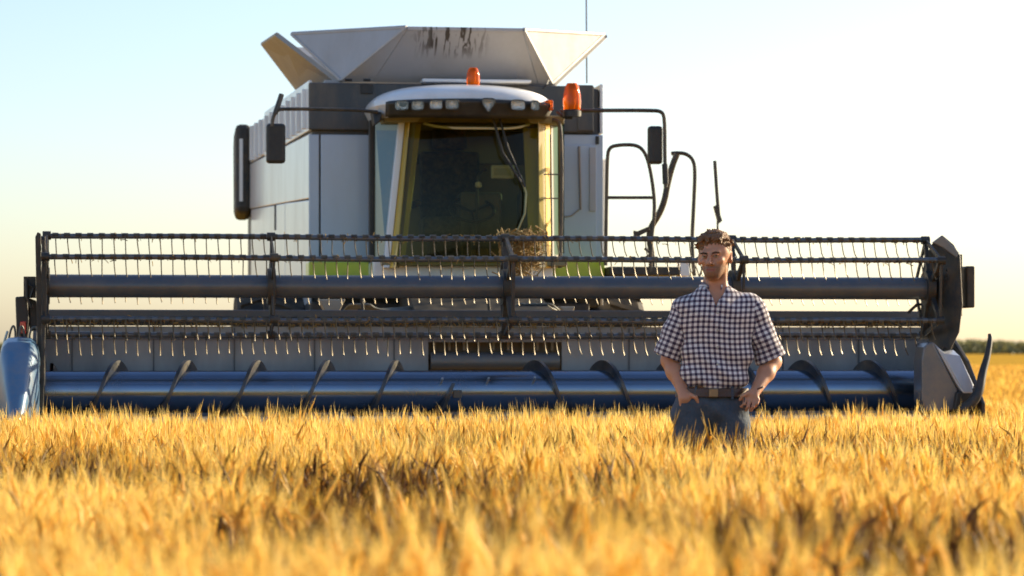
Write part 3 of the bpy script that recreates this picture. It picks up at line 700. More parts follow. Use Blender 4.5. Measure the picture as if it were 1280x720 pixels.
class SDF:
    def __init__(s, lo, hi, h):
        s.h = h; s.lo = np.array(lo, float); n = np.ceil((np.array(hi) - s.lo) / h).astype(int) + 1
        s.ax = [s.lo[i] + h * np.arange(n[i]) for i in range(3)]; s.F = np.full(n, 1.0, np.float32)
    def _sub(s, lo, hi):
        sl = []
        for i in range(3):
            a = max(0, int((lo[i] - s.lo[i]) / s.h) - 2); b = min(len(s.ax[i]), int((hi[i] - s.lo[i]) / s.h) + 3); sl.append(slice(a, max(a, b)))
        return tuple(sl)
    def _g(s, sl): return np.meshgrid(*[s.ax[i][sl[i]].astype(np.float32) for i in range(3)], indexing='ij')
    def _op(s, sl, D, k, sub=False):
        A = s.F[sl]
        if sub:
            D = -D; h = np.clip(.5 - .5 * (A - D) / k, 0, 1); s.F[sl] = A * (1 - h) + D * h + k * h * (1 - h)
        else:
            h = np.clip(.5 + .5 * (A - D) / k, 0, 1); s.F[sl] = A * (1 - h) + D * h - k * h * (1 - h)
    def cone(s, a, b, r1, r2, k=.02, sub=False):
        a = np.asarray(a, float); b = np.asarray(b, float); m = max(r1, r2) + k + .03
        sl = s._sub(np.minimum(a, b) - m, np.maximum(a, b) + m); X, Y, Z = s._g(sl); d = b - a; L2 = (d * d).sum() + 1e-9
        t = np.clip(((X - a[0]) * d[0] + (Y - a[1]) * d[1] + (Z - a[2]) * d[2]) / L2, 0, 1)
        D = np.sqrt((X - a[0] - t * d[0]) ** 2 + (Y - a[1] - t * d[1]) ** 2 + (Z - a[2] - t * d[2]) ** 2) - (r1 + (r2 - r1) * t)
        s._op(sl, D, k, sub); return s
    def ell(s, c, r, k=.02, sub=False, Rm=None):
        c = np.asarray(c, float); r = np.asarray(r, float); m = r.max() + k + .03
        sl = s._sub(c - m, c + m); X, Y, Z = s._g(sl); X = X - c[0]; Y = Y - c[1]; Z = Z - c[2]
        if Rm is not None: X, Y, Z = [Rm[0][i] * X + Rm[1][i] * Y + Rm[2][i] * Z for i in range(3)]
        q = np.sqrt((X / r[0]) ** 2 + (Y / r[1]) ** 2 + (Z / r[2]) ** 2); q2 = np.sqrt((X / r[0]**2) ** 2 + (Y / r[1]**2) ** 2 + (Z / r[2]**2) ** 2) + 1e-6
        s._op(sl, q * (q - 1) / q2, k, sub); return s
    def mesh(s):
        F = s.F; S = F < 0; nx, ny, nz = F.shape
        acc = np.zeros((nx-1, ny-1, nz-1, 3), np.float32); cnt = np.zeros((nx-1, ny-1, nz-1), np.float32)
        for ax in range(3):
            o1, o2 = [a for a in range(3) if a != ax]
            n = [nx, ny, nz]
            A = [slice(None)] * 3; B = [slice(None)] * 3; A[ax] = slice(0, n[ax]-1); B[ax] = slice(1, n[ax])
            fa, fb = F[tuple(A)], F[tuple(B)]; cr_ = (fa < 0) != (fb < 0)
            t = np.where(cr_, fa / np.where(cr_, fa - fb, 1), 0)
            for d1 in (0, 1):
                for d2 in (0, 1):
                    q = [None] * 3; q[ax] = slice(None); q[o1] = slice(d1, n[o1] - 1 + d1); q[o2] = slice(d2, n[o2] - 1 + d2)
                    c = cr_[tuple(q)]; tt = t[tuple(q)]
                    cnt += c; acc[..., ax] += c * tt; acc[..., o1] += c * d1; acc[..., o2] += c * d2
        act = cnt > 0; idx = -np.ones(act.shape, np.int64); idx[act] = np.arange(act.sum())
        I = np.argwhere(act); V_ = (I + acc[act] / cnt[act][:, None]) * s.h + s.lo
        faces = []
        for ax in range(3):
            o1, o2 = [(1, 2), (2, 0), (0, 1)][ax]
            A = [slice(None)] * 3; B = [slice(None)] * 3; A[ax] = slice(0, -1); B[ax] = slice(1, None)
            ia = np.argwhere(S[tuple(A)] != S[tuple(B)])
            ok = (ia[:, o1] > 0) & (ia[:, o2] > 0) & (ia[:, o1] < F.shape[o1]-1) & (ia[:, o2] < F.shape[o2]-1); ia = ia[ok]
            inside = S[ia[:, 0], ia[:, 1], ia[:, 2]]
            def g(d1, d2):
                c = ia.copy(); c[:, o1] -= d1; c[:, o2] -= d2; return idx[c[:, 0], c[:, 1], c[:, 2]]
            q = np.stack([g(1, 1), g(0, 1), g(0, 0), g(1, 0)], 1); q[~inside] = q[~inside][:, ::-1]
            faces.append(q)
        return V_, np.concatenate(faces)
def np_mesh(name, Vv, Ff, m, parent=None, smooth=True):
    me = bpy.data.meshes.new(name); nv, nf = len(Vv), len(Ff); k = Ff.shape[1]
    me.vertices.add(nv); me.vertices.foreach_set('co', np.ascontiguousarray(Vv, np.float32).ravel())
    me.loops.add(nf * k); me.loops.foreach_set('vertex_index', Ff.astype(np.int32).ravel())
    me.polygons.add(nf); me.polygons.foreach_set('loop_start', np.arange(0, nf * k, k, dtype=np.int32))
    me.update(calc_edges=True); me.validate()
    if smooth: me.polygons.foreach_set('use_smooth', np.ones(len(me.polygons), bool))
    me.materials.append(m)
    o = bpy.data.objects.new(name, me); COL.objects.link(o)
    if parent: o.parent = parent
    return o
def lap(Vv, Ff, it=2, lam=.5):
    n = len(Vv); E = np.concatenate([Ff[:, [0, 1]], Ff[:, [1, 2]], Ff[:, [2, 3]], Ff[:, [3, 0]]])
    for _ in range(it):
        s_ = np.zeros_like(Vv); c_ = np.zeros(n)
        for a, b in ((0, 1), (1, 0)):
            for d in range(3): s_[:, d] += np.bincount(E[:, a], Vv[E[:, b], d], n)
            c_ += np.bincount(E[:, a], minlength=n)
        Vv = Vv * (1 - lam) + lam * s_ / np.maximum(c_, 1)[:, None]
    return Vv

person = empty('person', ((PCX - 640) / PXS, PY0, 0))
tag(person, 'man in blue checked short sleeved shirt and jeans standing in wheat, hands at his pockets', 'person')
yaw = R(-19)   # face turned a little to picture left
Rz = np.array([[math.cos(yaw), -math.sin(yaw), 0], [math.sin(yaw), math.cos(yaw), 0], [0, 0, 1]])
tl_ = R(-3); Rt = np.array([[math.cos(tl_), 0, math.sin(tl_)], [0, 1, 0], [-math.sin(tl_), 0, math.cos(tl_)]])
RH = Rt @ Rz
HC = H(892.5, 321, -.02)
def hd(x, y, z): return HC + RH @ np.array([x, y, z])
B = SDF((-.36, -.24, .02), (.40, .20, 1.82), .0046)
# cranium, jaw, neck
B.ell(hd(0, .012, .022), (.076, .094, .090), .02, Rm=RH.T)
B.ell(hd(0, -.030, -.048), (.052, .060, .070), .03, Rm=RH.T)
B.ell(hd(0, -.055, -.088), (.030, .030, .022), .025, Rm=RH.T)
B.cone(hd(-.040, 0, -.060), hd(-.012, -.06, -.092), .015, .013, .02); B.cone(hd(.040, 0, -.060), hd(.012, -.06, -.092), .015, .013, .02)
B.cone(hd(-.035, -.070, .020), hd(.035, -.070, .020), .014, .014, .015)      # brow
B.ell(hd(-.043, -.058, -.022), (.018, .018, .014), .015); B.ell(hd(.043, -.058, -.022), (.018, .018, .014), .015)
B.ell(hd(-.030, -.092, .004), (.019, .019, .014), .008, sub=True, Rm=RH.T); B.ell(hd(.030, -.092, .004), (.019, .019, .014), .008, sub=True, Rm=RH.T)
B.cone(hd(0, -.082, .012), hd(0, -.116, -.034), .009, .0135, .008)             # nose
B.ell(hd(-.013, -.092, -.037), (.010, .011, .009), .008); B.ell(hd(.013, -.092, -.037), (.010, .011, .009), .008)
B.cone(hd(-.018, -.083, -.062), hd(.018, -.083, -.062), .007, .007, .006); B.cone(hd(-.014, -.083, -.073), hd(.014, -.083, -.073), .008, .008, .006)
B.cone(hd(-.026, -.094, -.0675), hd(.026, -.094, -.0675), .0055, .0055, .004, sub=True); B.ell(hd(0, -.100, -.052), (.010, .008, .006), .006, sub=True)
for s in (-1, 1):
    B.ell(hd(s * .080, .018, -.008), (.009, .020, .033), .008, Rm=RH.T); B.ell(hd(s * .090, .012, -.004), (.006, .010, .018), .006, sub=True, Rm=RH.T)
neck0 = H(893, 362, .035)
B.cone(hd(0, .035, -.05), neck0 + np.array([0, .008, 0]), .052, .060, .02)
B.cone(hd(.03, .03, -.06), H(905, 368, .0), .020, .018, .02); B.cone(hd(-.03, .03, -.06), H(886, 368, -.02), .018, .014, .02)
# torso (under clothes) and legs
B.cone(H(866, 389, .02), H(928, 388, .02), .052, .052, .05)
B.ell(H(895, 400, .01), (.155, .10, .16), .05); B.ell(H(892, 455, .005), (.14, .095, .15), .05); B.ell(H(888, 505, .01), (.155, .10, .11), .05)
for pxh, pxk, pxf in ((866, 862, 858), (912, 916, 920)):
    B.cone(H(pxh, 520, .01), H(pxk, 615, -.01), .080, .055, .03); B.cone(H(pxk, 615, -.01), H(pxf, 722, .03), .055, .038, .02); B.cone(H(pxf, 726, .03), H(pxf - 2, 732, -.12), .036, .03, .02)
# arms
shL, elL, wrL = H(854, 388, .02), H(838, 450, .055), H(852, 487, -.05)
shR, elR, wrR = H(942, 386, .02), H(967, 452, .055), H(943, 488, -.085)
for a, b, c in ((shL, elL, wrL), (shR, elR, wrR)):
    B.cone(a - np.array([0,0,.02]), b, .048, .043, .03); m_ = b * .6 + c * .4; B.cone(b, m_, .043, .043, .02); B.cone(m_, c, .041, .027, .02)
# right-of-picture hand: back of the hand outward, thumb hooked in the pocket, four curled fingers
ph = H(938, 495, -.105)
B.ell(ph, (.034, .022, .036), .014)
kn = [(945, 503, -.125), (940, 505.5, -.132), (934, 505.5, -.133), (929, 503.5, -.128)]
for i, (kx, ky, kz) in enumerate(kn):
    k0 = H(kx, ky - 4, kz + .012); ln = (.020, .025, .024, .019)[i]
    k1 = k0 + np.array([-.006, -.010, -ln]); k2 = k1 + np.array([-.010, .012, -ln * .75]); k3 = k2 + np.array([-.004, .018, .002])
    B.cone(ph * .35 + k0 * .65, k0, .011, .0100, .006); B.cone(k0, k1, .0098, .0090, .003); B.cone(k1, k2, .0090, .0080, .003); B.cone(k2, k3, .0080, .0072, .003)
th0 = H(933, 491, -.115); B.cone(ph, th0, .015, .012, .008); B.cone(th0, H(926.5, 494, -.122), .0115, .010, .005); B.cone(H(926.5, 494, -.122), H(923, 499, -.112), .010, .0085, .004)
# left-of-picture hand going into the pocket, thumb outside
pl = H(856, 497, -.075); B.cone(wrL, pl, .027, .034, .015); B.ell(pl, (.036, .022, .040), .012)
B.cone(H(861, 493, -.09), H(868, 496, -.105), .013, .0105, .006); B.cone(H(868, 496, -.105), H(871, 502, -.10), .0105, .009, .004)
for i in range(4): B.cone(H(850 + 4 * i, 503, -.08), H(852 + 4 * i, 516 + (0, 3, 3, 1)[i], -.075), .0105, .0085, .004)
Vb, Fb = B.mesh(); Vb = lap(Vb, Fb, 1, .4)

def skin_mat():
    m = bpy.data.materials.new('weathered_skin'); m.use_nodes = True; nt = m.node_tree; N = nt.nodes; L = nt.links; b = N['Principled BSDF']
    b.inputs['Roughness'].default_value = .5; b.inputs['Subsurface Weight'].default_value = .18; b.inputs['Subsurface Radius'].default_value = (1, .3, .12); b.inputs['Subsurface Scale'].default_value = .012
    tc = N.new('ShaderNodeTexCoord'); nz = N.new('ShaderNodeTexNoise'); nz.inputs['Scale'].default_value = 28; nz.inputs['Detail'].default_value = 5; L.new(tc.outputs['Object'], nz.inputs['Vector'])
    mx = N.new('ShaderNodeMix'); mx.data_type = 'RGBA'; mx.inputs['A'].default_value = (.42, .19, .105, 1); mx.inputs['B'].default_value = (.55, .28, .17, 1); L.new(nz.outputs['Fac'], mx.inputs['Factor'])
    at = N.new('ShaderNodeAttribute'); at.attribute_name = 'stubble'
    n2 = N.new('ShaderNodeTexNoise'); n2.inputs['Scale'].default_value = 600; L.new(tc.outputs['Object'], n2.inputs['Vector'])
    mu = N.new('ShaderNodeMath'); mu.operation = 'MULTIPLY'; L.new(at.outputs['Fac'], mu.inputs[0]); L.new(n2.outputs['Fac'], mu.inputs[1])
    m2 = N.new('ShaderNodeMix'); m2.data_type = 'RGBA'; L.new(mu.outputs[0], m2.inputs['Factor']); L.new(mx.outputs['Result'], m2.inputs['A']); m2.inputs['B'].default_value = (.09, .05, .03, 1)
    al = N.new('ShaderNodeAttribute'); al.attribute_name = 'lips'
    m3 = N.new('ShaderNodeMix'); m3.data_type = 'RGBA'; L.new(al.outputs['Fac'], m3.inputs['Factor']); L.new(m2.outputs['Result'], m3.inputs['A']); m3.inputs['B'].default_value = (.20, .05, .04, 1)
    L.new(m3.outputs['Result'], b.inputs['Base Color']); return m
skin = skin_mat()
body = np_mesh('body', Vb, Fb, skin, person)
hl = (Vb - HC) @ RH       # head-local coords
st = np.clip((-.028 - hl[:, 2]) / .025, 0, 1) * np.clip((hl[:, 2] + .125) / .02, 0, 1) * np.clip((.02 - hl[:, 1]) / .02, 0, 1)
lips = ((np.abs(hl[:, 0]) < .024) & (np.abs(hl[:, 2] + .0675) < .0065) & (hl[:, 1] < -.083)).astype(np.float32)
st = st * (1 - lips)
for nm, arr in (('stubble', st * 1.4), ('lips', lips * .9)):
    a = body.data.attributes.new(nm, 'FLOAT', 'POINT'); a.data.foreach_set('value', arr.astype(np.float32))
# eyes + brows
browm = mat('brow_hair', (.05, .028, .014), .8); eyew = mat('eye_white', (.30, .26, .23), .35); iris = mat('eye_iris', (.035, .028, .02), .15)
for s in (-1, 1):
    c = hd(s * .030, -.0765, .003)
    e = MB().lathe([(.0115 * math.sin(math.pi * i / 10) + 1e-5, -.0115 * math.cos(math.pi * i / 10)) for i in range(11)], 'z', c, 14).build('eye', eyew, body, smooth=True)
    MB().lathe([(0.0001, -.0128), (.0055, -.0118), (.0058, -.009)], 'y', c, 12).build('iris', iris, e, smooth=True)
    lid = MB().tube([hd(s * .030 + dx, -.0905 + abs(dx) * .35, .009 - dx * dx * 22) for dx in (-.015, -.008, 0, .008, .015)], .0034, 6).build('eyelid', skin, e, smooth=True)
    MB().tube([hd(s * (.030 + dx), -.0925 + abs(dx) * .45 + (.006 if dx > .01 else 0), .0195 - abs(dx - .004) * .2) for dx in (-.016, -.008, .002, .012, .018)], .0036, 6).build('eyebrow', browm, body, smooth=True)
# hair
Hs = SDF((-.14, -.16, 1.60), (.14, .16, 1.84), .0034)
Hs.ell(hd(0, .020, .036), (.080, .096, .088), .015, Rm=RH.T)
for i in range(90):
    a = random.uniform(-.6, math.pi + .6); rr = random.uniform(.2, 1)
    x = .070 * math.cos(a) * rr; y = .01 + .085 * math.sin(a) * rr * (1 if random.random() < .7 else -1); zz = .040 + .082 * math.sqrt(max(0, 1 - (x / .083) ** 2 - ((y - .02) / .1) ** 2))
    Hs.ell(hd(x, y, zz), (random.uniform(.010, .016), random.uniform(.012, .02), random.uniform(.007, .012)), .008, Rm=RH.T)
for i in range(9):
    x = -.052 + i * .013; Hs.cone(hd(x, -.040, .100), hd(x + random.uniform(-.012, .014), -.068, .088 + random.uniform(-.010, .008) - abs(x) * .35), .012, .005, .006)
for i in range(230):
    a = random.uniform(-.5, math.pi + .5); el = random.uniform(.15, 1.5); n_ = np.array([math.cos(a)*math.cos(el), math.sin(a)*math.cos(el), math.sin(el)]); p_ = np.array([0, .018, .036]) + n_ * np.array([.078, .092, .084])
    dr = n_ * random.uniform(.006, .016) + np.array([random.uniform(-.012, .012), random.uniform(-.014, .006), random.uniform(-.006, .006)]); Hs.cone(hd(*p_), hd(*(p_ + dr)), .0075, .004, .004)
Hs.ell(hd(0, -.115, -.005), (.068, .085, .072), .012, sub=True, Rm=RH.T)        # keep the face free
for s in (-1, 1): Hs.ell(hd(s * .085, .012, -.022), (.022, .030, .045), .008, sub=True, Rm=RH.T)
Hs.ell(hd(0, .02, -.125), (.12, .13, .078), .012, sub=True, Rm=RH.T)
Vh, Fh = Hs.mesh()
hm = mat('brown_hair', (.17, .075, .026), .5, 0, .7, dirtcol=(.33, .16, .06), scale=60, bump=.8)
Vh += (np.sin(Vh[:, [0]] * 420 + Vh[:, [1]] * 260 + np.sin(Vh[:, [2]] * 150) * 2) * .0014)
np_mesh('hair', Vh, Fh, hm, body)

# shirt
def fold(Vv, amp, seed):
    x, y, z = Vv[:, 0], Vv[:, 1], Vv[:, 2]
    return amp * (np.sin(x * 22 + z * 30 + seed + 2 * np.sin(z * 9 + x * 6)) * .5 + np.sin(z * 55 + x * 18 + seed * 2 + 1.7 * np.sin(x * 14)) * .45 + np.sin(x * 60 - z * 24 + seed) * .25)
def smooth_norm(Vv, Ff):
    n = np.cross(Vv[Ff[:, 2]] - Vv[Ff[:, 0]], Vv[Ff[:, 3]] - Vv[Ff[:, 1]]); N_ = np.zeros_like(Vv)
    for k in range(4):
        for d in range(3): N_[:, d] += np.bincount(Ff[:, k], n[:, d], len(Vv))
    return N_ / (np.linalg.norm(N_, axis=1, keepdims=True) + 1e-9)
Sh = SDF((-.34, -.26, .98), (.34, .22, 1.62), .0052)
Sh.cone(H(862, 386, .02), H(933, 385, .02), .066, .066, .04); Sh.cone(H(893, 369, .03), H(893, 384, .03), .078, .10, .05)
Sh.cone(H(855, 386, .02), H(858, 400, .02), .062, .07, .03); Sh.cone(H(941, 384, .02), H(938, 398, .02), .062, .07, .03)
Sh.ell(H(896, 400, .005), (.185, .122, .16), .05); Sh.ell(H(897, 440, .0), (.180, .120, .17), .05); Sh.ell(H(893, 468, .0), (.178, .122, .09), .04); Sh.ell(H(890, 478, .0), (.170, .115, .05), .03)
# cut: below belt, neck opening, V
gX, gY, gZ = Sh._g((slice(None),) * 3)
zbelt = H(0, 485)[2]
Sh.F = np.maximum(Sh.F, zbelt - gZ)
nc = H(893, 352, .02)
V0 = H(893, 384)[2]; Vt = H(893, 354)[2]
wv = np.clip((gZ - V0) / (Vt - V0), -1, 3) * .058
vx = np.abs(gX - H(894, 0)[0]) - wv
cutV = np.maximum(vx, gY + .0)        # front half only
cutN = np.sqrt((gX - nc[0]) ** 2 + (gY - .03) ** 2) - .066 - np.clip(gZ - 1.53, 0, 1) * .3
cutN = np.maximum(cutN, 1.44 - gZ)
Sh.F = np.maximum(Sh.F, -np.maximum(cutV, V0 - gZ)); Sh.F = np.maximum(Sh.F, -cutN)
Vs, Fs = Sh.mesh(); Vs = lap(Vs, Fs, 2); Nn = smooth_norm(Vs, Fs)
amp = .0055 + .010 * np.clip((1.25 - Vs[:, 2]) / .2, 0, 1)
Vs = Vs + Nn * (fold(Vs, 1, 1.3) * amp)[:, None]
def gingham():
    m = bpy.data.materials.new('gingham_cotton'); m.use_nodes = True; nt = m.node_tree; N = nt.nodes; L = nt.links; b = N['Principled BSDF']
    b.inputs['Roughness'].default_value = .85; b.inputs['Sheen Weight'].default_value = .2
    at = N.new('ShaderNodeAttribute'); at.attribute_name = 'weave'; sp = N.new('ShaderNodeSeparateXYZ'); L.new(at.outputs['Vector'], sp.inputs[0])
    outs = []
    for i in (0, 1):
        a = N.new('ShaderNodeMath'); a.operation = 'MULTIPLY'; a.inputs[1].default_value = 1 / .026; L.new(sp.outputs[i], a.inputs[0])
        f = N.new('ShaderNodeMath'); f.operation = 'FRACT'; L.new(a.outputs[0], f.inputs[0])
        p = N.new('ShaderNodeMath'); p.operation = 'PINGPONG'; p.inputs[1].default_value = .5; L.new(f.outputs[0], p.inputs[0])
        r = N.new('ShaderNodeMapRange'); r.inputs['From Min'].default_value = .23; r.inputs['From Max'].default_value = .29; L.new(p.outputs[0], r.inputs['Value']); outs.append(r.outputs[0])
    ad = N.new('ShaderNodeMath'); ad.operation = 'ADD'; L.new(outs[0], ad.inputs[0]); L.new(outs[1], ad.inputs[1])
    hf = N.new('ShaderNodeMath'); hf.operation = 'MULTIPLY'; hf.inputs[1].default_value = .5; L.new(ad.outputs[0], hf.inputs[0])
    cr_ = N.new('ShaderNodeValToRGB'); L.new(hf.outputs[0], cr_.inputs[0]); e = cr_.color_ramp.elements
    e[0].position = .1; e[0].color = (.80, .77, .76, 1); e[1].position = .9; e[1].color = (.032, .024, .055, 1); k = cr_.color_ramp.elements.new(.5); k.color = (.27, .22, .26, 1)
    L.new(cr_.outputs[0], b.inputs['Base Color'])
    tr = N.new('ShaderNodeBsdfTranslucent'); L.new(cr_.outputs[0], tr.inputs[0]); ms_ = N.new('ShaderNodeMixShader'); ms_.inputs[0].default_value = .15
    L.new(b.outputs[0], ms_.inputs[1]); L.new(tr.outputs[0], ms_.inputs[2]); L.new(ms_.outputs[0], N['Material Output'].inputs[0])
    return m
ging = gingham()
def weave(o, U, W):
    a = o.data.attributes.new('weave', 'FLOAT_VECTOR', 'POINT'); arr = np.zeros((len(U), 3), np.float32); arr[:, 0] = U; arr[:, 1] = W; a.data.foreach_set('vector', arr.ravel())
shirt = np_mesh('shirt', Vs, Fs, ging, person)
cx0 = H(895, 0)[0]
an = np.arctan2(Vs[:, 0] - cx0, np.where(Vs[:, 1] < 0, .03, -.03) * 0 + (.05 - Vs[:, 1])); 
U = np.where(np.abs(an) < 1.2, (Vs[:, 0] - cx0) * 1.05, an * .155)
U = (Vs[:, 0] - cx0) + .35 * np.sign(Vs[:, 0] - cx0) * np.clip(Vs[:, 1] + .05, 0, 1)
weave(shirt, U + .010 * np.sin(Vs[:, 2] * 11) + 4, Vs[:, 2] + .03 * np.abs(U) + .004 * np.sin(Vs[:, 0] * 20) + 2)
# sleeves
def sleeve(a, b, endc, r0, r1, seed):
    S_ = SDF((min(a[0], b[0]) - .14, -.16, 1.10), (max(a[0], b[0]) + .14, .2, 1.58), .005)
    ai = a + np.array([(.06 if a[0] < 0 else -.06), 0, .022]); S_.cone(ai, a, .055, r0, .03)
    S_.cone(a, (a + b) / 2, r0, (r0 + r1) / 2 , .03); S_.cone((a + b) / 2, b + (b - a) * .2, (r0 + r1) / 2, r1 + .006, .02)
    d = (b - a) / np.linalg.norm(b - a); X, Y, Z = S_._g((slice(None),) * 3)
    pl_ = (X - b[0]) * d[0] + (Y - b[1]) * d[1] + (Z - b[2]) * d[2]
    S_.F = np.maximum(S_.F, pl_)
    inner = np.sqrt(((X - a[0]) - d[0] * 0) ** 2 * 0 + 0 * X)
    t = (X - a[0]) * d[0] + (Y - a[1]) * d[1] + (Z - a[2]) * d[2]
    dist = np.sqrt(np.maximum(0, (X - a[0] - t * d[0]) ** 2 + (Y - a[1] - t * d[1]) ** 2 + (Z - a[2] - t * d[2]) ** 2))
    hol = np.maximum(dist - (r1 - .006), -.06 - pl_); S_.F = np.maximum(S_.F, -hol)
    v_, f_ = S_.mesh(); v_ = lap(v_, f_, 1); n_ = smooth_norm(v_, f_); v_ = v_ + n_ * (fold(v_, .0055, seed))[:, None]
    o = np_mesh('sleeve', v_, f_, ging, shirt)
    t = (v_ - a) @ d; rel = v_ - a - t[:, None] * d; an = np.arctan2(rel[:, 0], -rel[:, 1])
    weave(o, an * .062 + 3, t * 1.0 + 1)
sleeve(H(855, 391, .02), H(834, 447, .035), 0, .066, .070, .7); sleeve(H(941, 389, .02), H(965, 449, .035), 0, .066, .074, 2.1)
# collar
def flap(s):
    n0 = H(893, 352, .02); mb = MB(); vs = []; 
    top = [n0 + np.array([s * .070 * math.cos(t), .07 * math.sin(t) * -1 + .015, .004 + .012 * math.sin(-t)]) for t in [R(d) for d in (-80, -50, -20, 10, 35, 60)]]
    bot = [p + np.array([s * .014, -.006 - .010 * (i / 5), -.040 - .006 * i]) for i, p in enumerate(top)]
    bot[5] = top[5] + np.array([s * -.004, -.018, -.078]); top[5] = top[5] + np.array([-s * .004, -.012, -.012])
    mb.add([tuple(p) for p in top + bot], [(i, i+1, 7+i, 6+i) for i in range(5)])
    o = mb.build('collar', ging, shirt, smooth=True, solid=.004)
    arr = np.array(mb.v); weave(o, arr[:, 0] * 1.0 + arr[:, 1] * .7 + 3, arr[:, 2] + 1)
flap(-1); flap(1)
# placket and buttons
for i in range(5):
    z = V0 - .03 - i * .085; k = np.argmin((Vs[:, 0] - cx0) ** 2 + (Vs[:, 2] - z) ** 2 + 100 * (Vs[:, 1] > 0)); p = Vs[k]
    MB().lathe([(0, -.004), (.0055, -.003), (.006, .002)], 'y', (p[0], p[1], z), 10).build('button', screenm, shirt, smooth=True)
# jeans
J = SDF((-.30, -.24, .03), (.30, .22, 1.04), .0066)
zc = H(0, 491)[2]
J.ell(H(889, 508, .008), (.178, .118, .12), .03)
for pxh, pxk, pxf in ((864.5, 861, 857), (912.5, 917, 921)):
    J.cone(H(pxh, 515, .005), H(pxk, 615, -.005), .100, .073, .03); J.cone(H(pxk, 615, -.005), H(pxf, 718, .03), .073, .058, .03)
J.ell(H(857, 505, -.06), (.048, .045, .055), .02); J.ell(H(932, 504, -.03), (.02, .045, .04), .02)
X, Y, Z = J._g((slice(None),) * 3); J.F = np.maximum(J.F, Z - H(0, 489)[2])
Vj, Fj = J.mesh(); Vj = lap(Vj, Fj, 1); Nj = smooth_norm(Vj, Fj); Vj = Vj + Nj * fold(Vj, .007, 4.)[:, None]
denim = mat('blue_denim', (.045, .062, .088), .85, 0, .7, dirtcol=(.085, .11, .145), scale=14, bump=.4)
np_mesh('jeans', Vj, Fj, denim, person)
# belt
def ring_pts(z, ax_, by_, cx_, cy_, n=48): return [(cx_ + ax_ * math.cos(2*math.pi*i/n), cy_ + by_ * math.sin(2*math.pi*i/n), z) for i in range(n)]
bx = H(890.5, 0)[0]; zb0, zb1 = H(0, 496)[2], H(0, 485)[2]; mb = MB(); n = 48
r_ = [ring_pts(zb0, .186, .128, bx, .005), ring_pts(zb1, .181, .124, bx, .005), ring_pts(zb1, .160, .10, bx, .005), ring_pts(zb0, .160, .10, bx, .005)]
mb.add(sum(r_, []), [(k*n+i, k*n+(i+1)%n, ((k+1)%4)*n+(i+1)%n, ((k+1)%4)*n+i) for k in range(4) for i in range(n)])
belt = mb.build('belt', mat('brown_leather', (.05, .02, .011), .4, 0, .3, dirtcol=(.1,.05,.03), scale=20, bump=.2), person, smooth=True, bevel=.003)
MB().box((bx - .026, -.134, zb0 - .002), (bx + .020, -.122, zb1 + .001)).build('belt_buckle', mat('dull_brass', (.22, .16, .10), .4, .8), belt, bevel=.006)
for dx in (-.095, .085): MB().box((bx + dx, -.128 + abs(dx) * .25, zb0 - .012), (bx + dx + .013, -.112 + abs(dx) * .25, zb1 + .008)).build('belt_loop', denim, belt, bevel=.002)
MB().tube([H(928,494,-.125), H(927,508,-.13), H(928,512,-.128)], .0035, 6).build('key_strap', mat('strap_dark', (.03,.03,.03), .5), person)
wv_ = H(945, 486, -.082)
MB().tube([wv_ + np.array([.031*math.cos(a), .026*math.sin(a), .012*math.cos(a)]) for a in [2*math.pi*k/16 for k in range(17)]], .0045, 6, cap=False).build('watch_strap', mat('watch_leather', (.12,.05,.03), .5), person, smooth=True)
boot = mat('work_boot_leather', (.10, .06, .035), .7, 0, .5, scale=10)
for px in (857, 921):
    b_ = SDF((H(px, 0)[0] - .09, -.24, 0), (H(px, 0)[0] + .09, .14, .22), .008); b_.cone(H(px, 715, .03), H(px, 729, .03), .052, .045, .02); b_.cone(H(px, 728, .03), H(px - 1, 730, -.14), .046, .044, .02)
    v_, f_ = b_.mesh(); v_[:, 2] = np.maximum(v_[:, 2], .001); np_mesh('boot', v_, f_, boot, person)

# ================================================================== FIELD
def noise2(x, y, s, seed=0):
    r = np.random.default_rng(seed); out = np.zeros_like(x)
    for k in range(7):
        a = r.uniform(0, 2*np.pi); f = r.uniform(.6, 1.7) * s; out += np.sin((np.cos(a) * x + np.sin(a) * y) * f + r.uniform(0, 6.28))
    return out / 7 * 1.9
def straw_mat(name, pale, mid, dark, transl=.45):
    m = bpy.data.materials.new(name); m.use_nodes = True; nt = m.node_tree; N = nt.nodes; L = nt.links; N.clear()
    o = N.new('ShaderNodeOutputMaterial'); at = N.new('ShaderNodeAttribute'); at.attribute_name = 'tone'
    cr_ = N.new('ShaderNodeValToRGB'); L.new(at.outputs['Fac'], cr_.inputs[0]); e = cr_.color_ramp.elements
    e[0].color = (*dark, 1); e[1].color = (*pale, 1); k = e.new(.4); k.color = (*mid, 1)
    b = N.new('ShaderNodeBsdfPrincipled'); b.inputs['Roughness'].default_value = .55; b.inputs['Specular IOR Level'].default_value = .35; L.new(cr_.outputs[0], b.inputs['Base Color'])
    t = N.new('ShaderNodeBsdfTranslucent'); L.new(cr_.outputs[0], t.inputs[0]); mx = N.new('ShaderNodeMixShader'); mx.inputs[0].default_value = transl
    L.new(b.outputs[0], mx.inputs[1]); L.new(t.outputs[0], mx.inputs[2]); L.new(mx.outputs[0], o.inputs[0]); return m
wheatm = straw_mat('ripe_wheat', (.93, .71, .22), (.86, .54, .09), (.11, .045, .013), .5)

